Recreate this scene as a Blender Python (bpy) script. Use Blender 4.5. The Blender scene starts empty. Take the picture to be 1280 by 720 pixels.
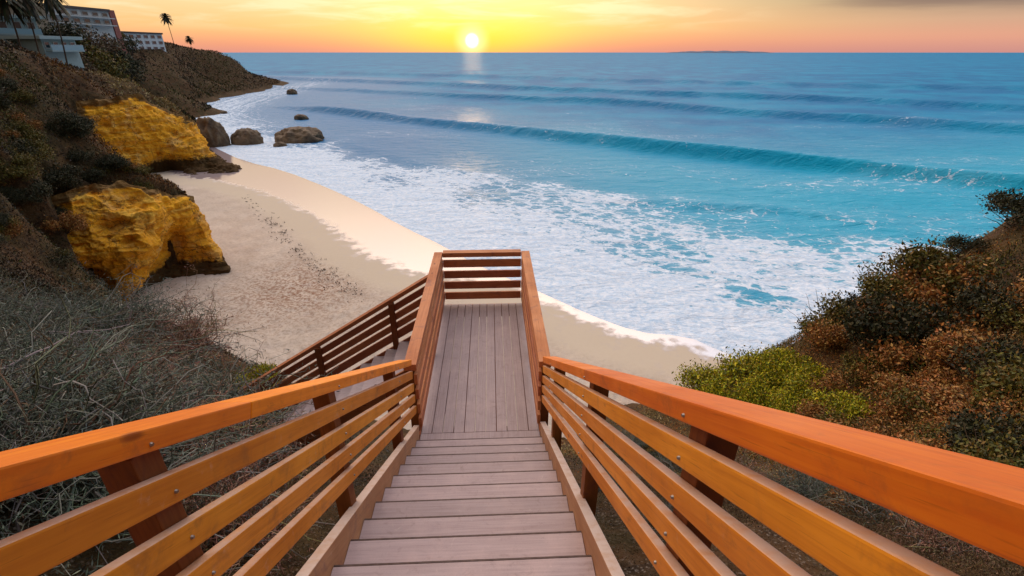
import bpy, bmesh, math, random
import numpy as np
from mathutils import Vector, Matrix
rng = np.random.default_rng(7)
random.seed(7)
SC = bpy.context.scene
COL = SC.collection
R = math.radians

# ------------------------------------------------------------------ camera
F, PITCH, YAW = 602.3, .455, .042
CAM = np.array([.2, -1.804, 2.607])
WATER = -12.0
cd = bpy.data.cameras.new('camera'); cam = bpy.data.objects.new('camera', cd); COL.objects.link(cam)
cd.sensor_width = 36; cd.lens = F / 1280 * 36; cd.clip_start = .05; cd.clip_end = 60000
cam.location = CAM.tolist(); cam.rotation_euler = (math.pi / 2 - PITCH, 0, -YAW)
SC.camera = cam

def ray(u, v):
    x = (u - 640) / F; up = (360 - v) / F
    y = math.cos(PITCH) + up * math.sin(PITCH); z = up * math.cos(PITCH) - math.sin(PITCH)
    s, c = math.sin(YAW), math.cos(YAW)
    return np.array([x * c + y * s, -x * s + y * c, z])
def atY(u, v, Y): d = ray(u, v); return CAM + d * ((Y - CAM[1]) / d[1])
def atZ(u, v, Z=WATER): d = ray(u, v); return CAM + d * ((Z - CAM[2]) / d[2])

# ------------------------------------------------------------------ noise
def _h(ix, iy, iz, s):
    n = (ix.astype(np.int64) * 374761393 + iy.astype(np.int64) * 668265263 + iz.astype(np.int64) * 2147483647 + s * 974634777) & 0xffffffff
    n = ((n ^ (n >> 13)) * 1274126177) & 0xffffffff
    return ((n ^ (n >> 16)) & 0xffff) / 65535.0
def vn(x, y, z=0., s=0):
    x, y, z = np.broadcast_arrays(x, y, z)
    ix, iy, iz = np.floor(x), np.floor(y), np.floor(z)
    fx, fy, fz = x - ix, y - iy, z - iz
    fx, fy, fz = [t * t * (3 - 2 * t) for t in (fx, fy, fz)]
    r = 0
    for a in (0, 1):
        for b in (0, 1):
            for c in (0, 1):
                r = r + _h(ix + a, iy + b, iz + c, s) * (fx if a else 1 - fx) * (fy if b else 1 - fy) * (fz if c else 1 - fz)
    return r * 2 - 1
def fbm(x, y, z=0., o=4, s=0):
    r, a = 0, .5
    for i in range(o):
        r = r + a * vn(x * 2 ** i, y * 2 ** i, z * 2 ** i if np.ndim(z) or z else 0., s + i); a *= .5
    return r
def sst(a, b, x):
    t = np.clip((x - a) / (b - a), 0, 1); return t * t * (3 - 2 * t)

# ------------------------------------------------------------------ mesh helpers
def mesh_from(name, V, Fc, mat=None, smooth=False, cols=None, attrs=None):
    me = bpy.data.meshes.new(name)
    V = np.asarray(V, dtype=np.float32); Fc = np.asarray(Fc, dtype=np.int32)
    n, k = Fc.shape
    me.vertices.add(len(V)); me.vertices.foreach_set('co', V.ravel())
    me.loops.add(n * k); me.loops.foreach_set('vertex_index', Fc.ravel())
    me.polygons.add(n); me.polygons.foreach_set('loop_start', np.arange(0, n * k, k, dtype=np.int32))
    me.polygons.foreach_set('loop_total', np.full(n, k, dtype=np.int32))
    if smooth: me.polygons.foreach_set('use_smooth', np.ones(n, dtype=bool))
    me.update(calc_edges=True); me.validate()
    if cols is not None:
        ca = me.color_attributes.new('Col', 'FLOAT_COLOR', 'POINT')
        c4 = np.ones((len(V), 4), dtype=np.float32); c4[:, :3] = cols; ca.data.foreach_set('color', c4.ravel())
    for k2, a in (attrs or {}).items():
        at = me.attributes.new(k2, 'FLOAT', 'POINT'); at.data.foreach_set('value', np.asarray(a, dtype=np.float32).ravel())
    if mat: me.materials.append(mat)
    return me
def link(name, me, parent=None, loc=None):
    o = bpy.data.objects.new(name, me); COL.objects.link(o)
    if parent: o.parent = parent
    if loc is not None: o.location = [float(v) for v in loc]
    return o
def tag(o, label=None, cat=None, group=None, kind=None):
    if label: o['label'] = label
    if cat: o['category'] = cat
    if group: o['group'] = group
    if kind: o['kind'] = kind
    return o
def empty(name, loc=(0, 0, 0), rz=0):
    o = bpy.data.objects.new(name, None); COL.objects.link(o); o.location = [float(v) for v in loc]; o.rotation_euler.z = rz
    o.empty_display_size = .1
    return o
def copy_tree(o, parent=None):
    c = o.copy(); COL.objects.link(c); c.parent = parent
    for ch in list(o.children): copy_tree(ch, c)
    return c

class MB:
    """collects bevelled boxes and tubes for one mesh"""
    def __init__(s): s.bm = bmesh.new()
    def beam(s, p0, p1, up, w, h, bev=.004):
        """box along p0-p1, p = centre of the section, w across, h along up"""
        p0, p1 = Vector(p0), Vector(p1); d = (p1 - p0).normalized(); up = Vector(up)
        sd = d.cross(up).normalized(); u = sd.cross(d).normalized()
        vs = []
        for p in (p0, p1):
            for a, b in ((-1, -1), (1, -1), (1, 1), (-1, 1)): vs.append(s.bm.verts.new(p + sd * a * w / 2 + u * b * h / 2))
        fs = [(0, 3, 2, 1), (4, 5, 6, 7), (0, 1, 5, 4), (1, 2, 6, 5), (2, 3, 7, 6), (3, 0, 4, 7)]
        faces = [s.bm.faces.new([vs[i] for i in f]) for f in fs]
        bmesh.ops.recalc_face_normals(s.bm, faces=faces)
        if bev: 
            es = list({e for f in faces for e in f.edges})
            bmesh.ops.bevel(s.bm, geom=es, offset=bev, segments=2, affect='EDGES', profile=.6)
        return s
    def box(s, x0, x1, y0, y1, z0, z1, bev=.004):
        return s.beam(((x0 + x1) / 2, y0, (z0 + z1) / 2), ((x0 + x1) / 2, y1, (z0 + z1) / 2), (0, 0, 1), x1 - x0, z1 - z0, bev)
    def prism(s, pts, axis_vec, bev=0):
        """extrude polygon (3d points) along axis_vec"""
        a = [s.bm.verts.new(p) for p in pts]; b = [s.bm.verts.new(Vector(p) + Vector(axis_vec)) for p in pts]
        n = len(a); fs = [s.bm.faces.new(a), s.bm.faces.new(b[::-1])]
        for i in range(n): fs.append(s.bm.faces.new((a[i], b[i], b[(i + 1) % n], a[(i + 1) % n])))
        bmesh.ops.recalc_face_normals(s.bm, faces=fs)
        if bev:
            es = list({e for f in fs for e in f.edges}); bmesh.ops.bevel(s.bm, geom=es, offset=bev, segments=1, affect='EDGES')
        return s
    def cyl(s, p0, p1, r0, r1=None, n=12):
        r1 = r0 if r1 is None else r1
        p0, p1 = Vector(p0), Vector(p1); d = (p1 - p0).normalized()
        a = d.orthogonal().normalized(); b = d.cross(a)
        A = [s.bm.verts.new(p0 + (a * math.cos(t) + b * math.sin(t)) * r0) for t in [2 * math.pi * i / n for i in range(n)]]
        B = [s.bm.verts.new(p1 + (a * math.cos(t) + b * math.sin(t)) * r1) for t in [2 * math.pi * i / n for i in range(n)]]
        s.bm.faces.new(A[::-1]); s.bm.faces.new(B)
        for i in range(n): s.bm.faces.new((A[i], A[(i + 1) % n], B[(i + 1) % n], B[i]))
        return s
    def build(s, name, mat, parent=None):
        me = bpy.data.meshes.new(name); bmesh.ops.recalc_face_normals(s.bm, faces=s.bm.faces[:]); s.bm.to_mesh(me); s.bm.free()
        me.materials.append(mat); return link(name, me, parent)

def tubes(P, Rad, k=3):
    """P [N,S,3] paths, Rad [N,S] -> verts, quads"""
    N, S, _ = P.shape
    T = np.gradient(P, axis=1); T /= np.linalg.norm(T, axis=2, keepdims=True) + 1e-9
    ref = np.zeros_like(T); ref[..., 0] = .3; ref[..., 1] = .2; ref[..., 2] = .93
    A = np.cross(T, ref); A /= np.linalg.norm(A, axis=2, keepdims=True) + 1e-9
    B = np.cross(T, A)
    ang = np.arange(k) * 2 * np.pi / k
    V = P[:, :, None, :] + Rad[:, :, None, None] * (A[:, :, None, :] * np.cos(ang)[None, None, :, None] + B[:, :, None, :] * np.sin(ang)[None, None, :, None])
    idx = np.arange(N * S * k).reshape(N, S, k)
    a = idx[:, :-1, :]; b = idx[:, 1:, :]
    Q = np.stack([a, np.roll(a, -1, 2), np.roll(b, -1, 2), b], -1).reshape(-1, 4)
    return V.reshape(-1, 3), Q
def leaves(C, size, aspect=.5, upbias=.3, g=rng):
    """C [N,3] centres, size [N] -> diamond-ish quads slightly folded"""
    N = len(C)
    d = g.normal(size=(N, 3)); d[:, 2] += upbias; d /= np.linalg.norm(d, axis=1, keepdims=True)
    e = g.normal(size=(N, 3)); e = np.cross(d, e); e /= np.linalg.norm(e, axis=1, keepdims=True) + 1e-9
    L = d * size[:, None]; W = e * (size * aspect)[:, None]
    V = np.stack([C, C + L * .45 + W * .5, C + L, C + L * .5 - W * .5], 1).reshape(-1, 3)
    return V, np.arange(N * 4).reshape(N, 4)

# ------------------------------------------------------------------ materials
def nt(name):
    m = bpy.data.materials.new(name); m.use_nodes = True; t = m.node_tree
    b = t.nodes['Principled BSDF']; return m, t, b
def N(t, typ, **kw):
    n = t.nodes.new(typ)
    for k, v in kw.items():
        if k.startswith('i_'):
            key = k[2:]; key = int(key) if key.isdigit() else key.replace('_', ' ')
            n.inputs[key].default_value = v
        else: setattr(n, k, v)
    return n
def L(t, a, b): t.links.new(a, b)
def noise(t, vec, scale, detail=4, rough=.55, dist=0.):
    n = N(t, 'ShaderNodeTexNoise', i_Scale=scale, i_Detail=detail, i_Roughness=rough, i_Distortion=dist)
    if vec is not None: L(t, vec, n.inputs['Vector'])
    return n.outputs['Fac']
def ramp(t, fac, stops, interp='LINEAR'):
    r = N(t, 'ShaderNodeValToRGB'); cr = r.color_ramp; cr.interpolation = interp
    while len(cr.elements) < len(stops): cr.elements.new(.5)
    for e, (p, c) in zip(cr.elements, stops):
        e.position = p; e.color = (*c, 1) if len(c) == 3 else c
    L(t, fac, r.inputs[0]); return r.outputs['Color']
def g3(v): return (v, v, v)
def mix(t, fac, a, b, typ='MIX'):
    n = N(t, 'ShaderNodeMix', data_type='RGBA', blend_type=typ)
    for inp, v in ((n.inputs[0], fac), (n.inputs[6], a), (n.inputs[7], b)):
        if isinstance(v, (int, float)): inp.default_value = v
        elif isinstance(v, tuple): inp.default_value = (*v, 1)
        else: L(t, v, inp)
    return n.outputs[2]
def mth(t, op, a, b=None, c=None, clamp=False):
    n = N(t, 'ShaderNodeMath', operation=op, use_clamp=clamp)
    for i, v in enumerate((a, b, c)):
        if v is None: continue
        if isinstance(v, (int, float)): n.inputs[i].default_value = v
        else: L(t, v, n.inputs[i])
    return n.outputs[0]
def mapr(t, v, a, b, c=0., d=1., smooth=True):
    n = N(t, 'ShaderNodeMapRange', interpolation_type='SMOOTHSTEP' if smooth else 'LINEAR')
    L(t, v, n.inputs[0])
    for i, x in enumerate((a, b, c, d)):
        if isinstance(x, (int, float)): n.inputs[i + 1].default_value = x
        else: L(t, x, n.inputs[i + 1])
    return n.outputs[0]
def mapping(t, vec, scale=(1, 1, 1), rot=(0, 0, 0)):
    n = N(t, 'ShaderNodeMapping'); n.inputs['Scale'].default_value = scale; n.inputs['Rotation'].default_value = rot
    L(t, vec, n.inputs[0]); return n.outputs[0]
def bump(t, b, h, strength, dist=.01, normal=None):
    n = N(t, 'ShaderNodeBump', i_Strength=strength, i_Distance=dist); L(t, h, n.inputs['Height'])
    if normal is not None: L(t, normal, n.inputs['Normal'])
    if b is not None: L(t, n.outputs[0], b.inputs['Normal'])
    return n.outputs[0]
def geo_pos(t): return N(t, 'ShaderNodeNewGeometry').outputs['Position']

def wood(name, c1, c2, grain_axis, rough=.45, pale=None, slope=0.):
    m, t, b = nt(name)
    p = geo_pos(t); sc = [60, 60, 60]; sc['xyz'.index(grain_axis)] = 2.2
    if slope:   # grain follows the sloping board
        vr = N(t, 'ShaderNodeVectorRotate', rotation_type='X_AXIS'); vr.inputs['Angle'].default_value = slope; L(t, p, vr.inputs['Vector']); p0 = p; p = vr.outputs[0]
    rnd = N(t, 'ShaderNodeObjectInfo').outputs['Random']
    vadd = N(t, 'ShaderNodeVectorMath', operation='ADD'); L(t, p, vadd.inputs[0])
    cx = N(t, 'ShaderNodeCombineXYZ'); L(t, mth(t, 'MULTIPLY', rnd, 31.), cx.inputs[0]); L(t, mth(t, 'MULTIPLY', rnd, 17.), cx.inputs[2]); L(t, cx.outputs[0], vadd.inputs[1])
    mp = mapping(t, vadd.outputs[0], sc)
    g1 = noise(t, mp, 1., 5, .55, .5)
    big = noise(t, vadd.outputs[0], 1.7, 4)
    cm = tuple(x * .45 + y * .55 for x, y in zip(c1, c2))
    c = ramp(t, g1, [(.25, c1), (.5, cm), (.75, c2)])
    c = mix(t, mapr(t, big, .35, .7, 0, .5), c, (c1[0] * .78, c1[1] * .7, c1[2] * .7))
    hsv = N(t, 'ShaderNodeHueSaturation'); L(t, c, hsv.inputs['Color'])
    L(t, mapr(t, rnd, 0, 1, .86, 1.12, False), hsv.inputs['Value']); L(t, mapr(t, rnd, 0, 1, .494, .505, False), hsv.inputs['Hue'])
    col = hsv.outputs[0]
    sp = noise(t, mapping(t, vadd.outputs[0], [x * 3 for x in sc]), 1., 2)
    col = mix(t, mapr(t, sp, .62, .74, 0, .4), col, (c1[0] * .4, c1[1] * .35, c1[2] * .4))
    vk = N(t, 'ShaderNodeTexVoronoi', i_Scale=1.); kc = [9., 9., 9.]; kc['xyz'.index(grain_axis)] = 3.; L(t, mapping(t, vadd.outputs[0], kc), vk.inputs['Vector'])
    ks = N(t, 'ShaderNodeSeparateColor'); L(t, vk.outputs['Color'], ks.inputs[0])
    kn = mth(t, 'MULTIPLY', mapr(t, vk.outputs['Distance'], .06, .17, 1, 0), mapr(t, ks.outputs[0], .70, .72, 0, .8))
    col = mix(t, kn, col, (c1[0] * .35, c1[1] * .3, c1[2] * .5))
    grime = noise(t, p, 5.5, 6, .7, .6)
    col = mix(t, mapr(t, grime, .52, .72, 0, .6), col, (c1[0] * .5, c1[1] * .55, c1[2] + .015))
    if pale:   # sky sheen painted pale on up-facing edges, with random bleached spots
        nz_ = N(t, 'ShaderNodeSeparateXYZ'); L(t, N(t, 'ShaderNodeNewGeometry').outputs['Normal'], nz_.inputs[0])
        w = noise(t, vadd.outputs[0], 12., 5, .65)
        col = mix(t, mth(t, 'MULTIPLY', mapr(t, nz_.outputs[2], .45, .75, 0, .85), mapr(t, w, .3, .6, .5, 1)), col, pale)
        col = mix(t, mapr(t, w, .60, .78, 0, .35), col, pale)
    L(t, col, b.inputs['Base Color'])
    L(t, mapr(t, big, .2, .8, rough - .05, rough + .15), b.inputs['Roughness']); b.inputs['Specular IOR Level'].default_value = .28
    bump(t, b, g1, .2, .003)
    return m
M = {}
m, t, b = nt('nosing_shade_brown'); b.inputs['Base Color'].default_value = (.085, .045, .032, 1); b.inputs['Roughness'].default_value = .6  # dark brown that stands in for the shade at each tread edge
L(t, ramp(t, noise(t, geo_pos(t), 30, 4), [(.3, (.06, .03, .02)), (.7, (.13, .075, .055))]), b.inputs['Base Color']); M['nosing_shade'] = m
SLP = math.atan(.632)
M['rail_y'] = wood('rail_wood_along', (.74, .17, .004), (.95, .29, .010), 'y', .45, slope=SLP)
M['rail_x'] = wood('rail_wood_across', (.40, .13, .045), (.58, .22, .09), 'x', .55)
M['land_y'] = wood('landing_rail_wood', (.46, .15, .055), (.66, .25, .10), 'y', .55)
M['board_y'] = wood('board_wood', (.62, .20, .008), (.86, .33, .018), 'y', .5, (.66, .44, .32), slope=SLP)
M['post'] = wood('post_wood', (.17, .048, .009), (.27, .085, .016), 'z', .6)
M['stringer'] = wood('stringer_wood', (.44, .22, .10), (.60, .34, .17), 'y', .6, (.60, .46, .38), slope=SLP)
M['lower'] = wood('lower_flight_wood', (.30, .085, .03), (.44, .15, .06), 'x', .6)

def decking(axis):
    m, t, b = nt('composite_decking_' + axis)
    p = geo_pos(t); sc = [70, 70, 70]; sc['xyz'.index(axis)] = 2.
    rnd = N(t, 'ShaderNodeObjectInfo').outputs['Random']
    mp = mapping(t, p, sc)
    g = noise(t, mp, 1., 5, .6, .2); d = noise(t, p, 3.5, 5, .6); fine = noise(t, p, 160, 2)
    c = ramp(t, g, [(.25, (.38, .275, .26)), (.7, (.53, .41, .39))])
    c = mix(t, mapr(t, d, .42, .72, 0, .45), c, (.62, .46, .42))
    c = mix(t, mapr(t, fine, .55, .75, 0, .35), c, (.24, .17, .16))
    sc_ = noise(t, p, 9, 7, .75, 1.2)
    c = mix(t, mapr(t, sc_, .53, .70, 0, .5), c, (.30, .21, .185)); c = mix(t, mapr(t, sc_, .30, .40, .35, 0), c, (.70, .58, .50))
    hsv = N(t, 'ShaderNodeHueSaturation'); L(t, c, hsv.inputs['Color']); L(t, mapr(t, rnd, 0, 1, .86, 1.1, False), hsv.inputs['Value'])
    L(t, hsv.outputs[0], b.inputs['Base Color']); b.inputs['Roughness'].default_value = .62
    bump(t, b, mix(t, .4, g, fine), .5, .003)
    return m
M['deck_y'] = decking('y'); M['deck_x'] = decking('x')
m, t, b = nt('bolt_metal'); b.inputs['Metallic'].default_value = 1; b.inputs['Roughness'].default_value = .35; b.inputs['Base Color'].default_value = (.34, .30, .26, 1)
L(t, mapr(t, noise(t, geo_pos(t), 90, 3), .3, .7, .25, .55), b.inputs['Roughness']); M['bolt'] = m

def leafmat(name, rough=.6, trans=.15, twod=False):
    m, t, b = nt(name)
    a = N(t, 'ShaderNodeVertexColor', layer_name='Col').outputs['Color']
    v = noise(t, geo_pos(t), 14., 3)
    c = mix(t, mapr(t, v, .3, .7, 0, .35), a, mix(t, 1., a, (.55, .5, .5), 'MULTIPLY'))
    L(t, c, b.inputs['Base Color']); b.inputs['Roughness'].default_value = rough
    b.inputs['Specular IOR Level'].default_value = .25
    return m
M['leaf'] = leafmat('leaf'); M['twig'] = leafmat('twig', .8)
# ------------------------------------------------------------------ the stairway
RUN, RISE = .28, .163
DZ = -10 * RISE            # deck height
Y0, Y1 = 2.8, 6.2
st = empty('wooden_stairway', (0, 0, DZ))
tag(st, 'orange-stained wooden stairway descending to a railed landing above the beach', 'stairway')
def nz(y): return -y / RUN * RISE
par = dict(parent=st)
def P(o):                 # keep world coordinates under the stairway
    o.parent = st; o.matrix_parent_inverse = Matrix.Translation((0, 0, -DZ)); return o
def sub(o, part):
    o.parent = part; return o
TW = .735
for k in range(-13, 10):
    y = k * RUN; z = -k * RISE
    mb = MB(); jit = (rng.random() - .5) * .003
    mb.box(-TW, TW, y - .298, y - .0145, z - .036, z + jit, .004)
    P(MB().box(-TW + .001, TW - .001, y - .0135, y, z - .037, z - .001, .003).build('nosing_shade', M['nosing_shade']))  # added dark strip, paints the shade line under the tread edge
    P(mb.build('tread', M['deck_x']))
    P(MB().box(-TW + .002, TW - .002, y - .030, y - .012, z - RISE + .002, z - .038, .002).build('riser', M['lower']))
deck = MB()
deck.box(-TW, TW, Y0 - .145, Y0, DZ - .036, DZ, .005)
n = 11; w = 2 * TW / n
for i in range(n):
    x0 = -TW + i * w
    deck.box(x0 + .004, x0 + w - .004, Y0 + .005, Y1, DZ - .036 , DZ + (i % 3 - 1) * .0012, .004)
P(deck.build('deck', M['deck_y']))
P(MB().box(-TW - .05, TW + .05, Y1 + .001, Y1 + .04, DZ - .28, DZ - .02).build('rim_joist', M['rail_x']))
for x in (-.60, -.2, .2, .6): P(MB().box(x - .02, x + .02, Y0 + .02, Y1 - .002, DZ - .22, DZ - .038, 0).build('joist', M['lower']))
for s in (-1, 1):         # stringers, with the tread cleats
    mb = MB(); xs = s * (TW + .036)
    ya, yb = -3.7, Y0 - .02
    up = Vector((0, RISE, RUN)).normalized()
    c0 = Vector((xs, ya, nz(ya) + .145)) - up * .19; c1 = Vector((xs, yb, nz(yb) + .145)) - up * .19
    mb.beam(c0, c1, up, .066, .38, .005)
    so = P(mb.build('stringer', M['stringer']))
    # outer rim of the landing
    P(MB().beam((s * (TW + .022), Y0 - .02, DZ - .13), (s * (TW + .022), Y1, DZ - .13), (0, 0, 1), .04, .26).build('rim_joist', M['land_y']))

def bolt(x, y, z, s, rail):
    o = MB().cyl((x, y, z), (x - s * .008, y, z), .0075, .005, 10).build('bolt', M['bolt']); sub(o, rail)
    return o
# upper flight railings : cap, four boards, posts outside the boards
YS = -3.3
def rail_h(y, s=1): return 1.10 + (.042 if s < 0 else .053) * (Y0 - y)        # cap height above the nosing line
BOS = {-1: [.155, .33, .49, .655], 1: [.125, .265, .405, .55]}                      # board top drops below the cap at the landing end
for s in (-1, 1):
    BO = BOS[s]
    rl = P(empty('railing', (s * .8, 0, 0))); rl.location = (0, 0, 0)
    def zr(y, off, s=s): return nz(y) + rail_h(y, s) * (1 - off / 1.10)
    xin = .745
    def seg(y0, y1, off, x, w, h, name, mat):
        up = Vector((0, .6, 1)).normalized()
        a = Vector((x, y0, zr(y0, off))); b_ = Vector((x, y1, zr(y1, off)))
        d = (b_ - a).normalized(); u = Vector((1, 0, 0)).cross(d).normalized()
        if u.z < 0: u = -u
        return sub(MB().beam(a - u * h / 2, b_ - u * h / 2, u, w, h, .006).build(name, mat), rl)
    joints = [YS, -.28 if s < 0 else .62, Y0 - .01]
    for a, b_ in zip(joints[:-1], joints[1:]):
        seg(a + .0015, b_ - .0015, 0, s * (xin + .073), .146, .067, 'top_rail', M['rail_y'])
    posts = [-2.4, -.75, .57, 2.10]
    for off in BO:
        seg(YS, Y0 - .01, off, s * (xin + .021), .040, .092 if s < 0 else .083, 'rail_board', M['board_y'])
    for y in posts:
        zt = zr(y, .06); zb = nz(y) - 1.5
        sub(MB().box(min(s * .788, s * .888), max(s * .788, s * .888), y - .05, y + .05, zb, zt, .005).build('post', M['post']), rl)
        for off in [.0] + BO:
            yy = y + random.uniform(-.02, .02)
            bolt(s * (xin + .002), yy, zr(yy, off) - (.055 if off else .052) - random.uniform(0, .012), s, rl)
# landing railings
def lrail(p0, p1, name='railing', inner=(1, 0, 0), capw=.146, mat='land_y', hh=1.03, posts=(.0, .5, 1.)):
    rl = P(empty(name)); rl.location = (0, 0, 0)
    p0, p1 = Vector(p0), Vector(p1); inn = Vector(inner)
    def b(off, w, h, nm, shift, m2):
        a = p0 + Vector((0, 0, hh - off - h / 2)) - inn * shift; c = p1 + Vector((0, 0, hh - off - h / 2)) - inn * shift
        sub(MB().beam(a, c, (0, 0, 1), w, h, .006).build(nm, M[m2]), rl)
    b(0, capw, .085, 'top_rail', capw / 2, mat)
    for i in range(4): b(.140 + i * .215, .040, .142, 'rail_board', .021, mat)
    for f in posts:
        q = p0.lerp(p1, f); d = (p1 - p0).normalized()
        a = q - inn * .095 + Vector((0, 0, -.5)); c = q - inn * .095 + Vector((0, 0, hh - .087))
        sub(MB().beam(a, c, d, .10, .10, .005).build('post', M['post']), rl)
    return rl
lrail((-.705, Y0 + .0, DZ), (-.705, Y1 + .06, DZ), inner=(1, 0, 0), posts=(.03, .5, .97))
lrail((.705, Y0 + .0, DZ), (.705, Y1 + .06, DZ), inner=(-1, 0, 0), posts=(.03, .5, .97))
lrail((-.70, Y1 - .0, DZ), (.70, Y1 - .0, DZ), inner=(0, -1, 0), mat='rail_x', posts=())
for x in (-.77, .77):
    for y in (Y0 + .15, Y1 - .15): P(MB().box(x - .075, x + .075, y - .075, y + .075, DZ - 6.5, DZ - .27).build('support_post', M['post']))
# lower flight, running down to the left along the far side of the landing
LS = .62
fl = P(empty('lower_flight')); fl.location = (0, 0, 0)
zt0 = DZ - .42
for k in range(0, 16):
    x = -.80 - k * .262; z = zt0 - k * .262 * LS
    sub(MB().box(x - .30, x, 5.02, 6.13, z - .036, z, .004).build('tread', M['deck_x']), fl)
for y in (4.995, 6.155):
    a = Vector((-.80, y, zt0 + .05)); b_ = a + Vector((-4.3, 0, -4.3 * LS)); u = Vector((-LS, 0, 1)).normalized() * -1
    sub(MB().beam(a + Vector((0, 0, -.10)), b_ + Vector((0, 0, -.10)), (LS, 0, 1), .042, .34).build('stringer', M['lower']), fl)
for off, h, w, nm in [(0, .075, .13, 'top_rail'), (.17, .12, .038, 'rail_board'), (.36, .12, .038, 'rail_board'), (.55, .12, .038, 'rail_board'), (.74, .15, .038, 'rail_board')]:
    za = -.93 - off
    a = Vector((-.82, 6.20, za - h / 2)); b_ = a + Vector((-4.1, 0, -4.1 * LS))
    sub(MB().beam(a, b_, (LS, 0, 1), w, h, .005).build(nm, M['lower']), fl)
for x in (-1.70, -3.2, -4.6):
    z = -.93 + (x + .8) * LS
    sub(MB().box(x - .05, x + .05, 6.10, 6.18, z - 1.9, z - .06).build('post', M['post']), fl)
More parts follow.
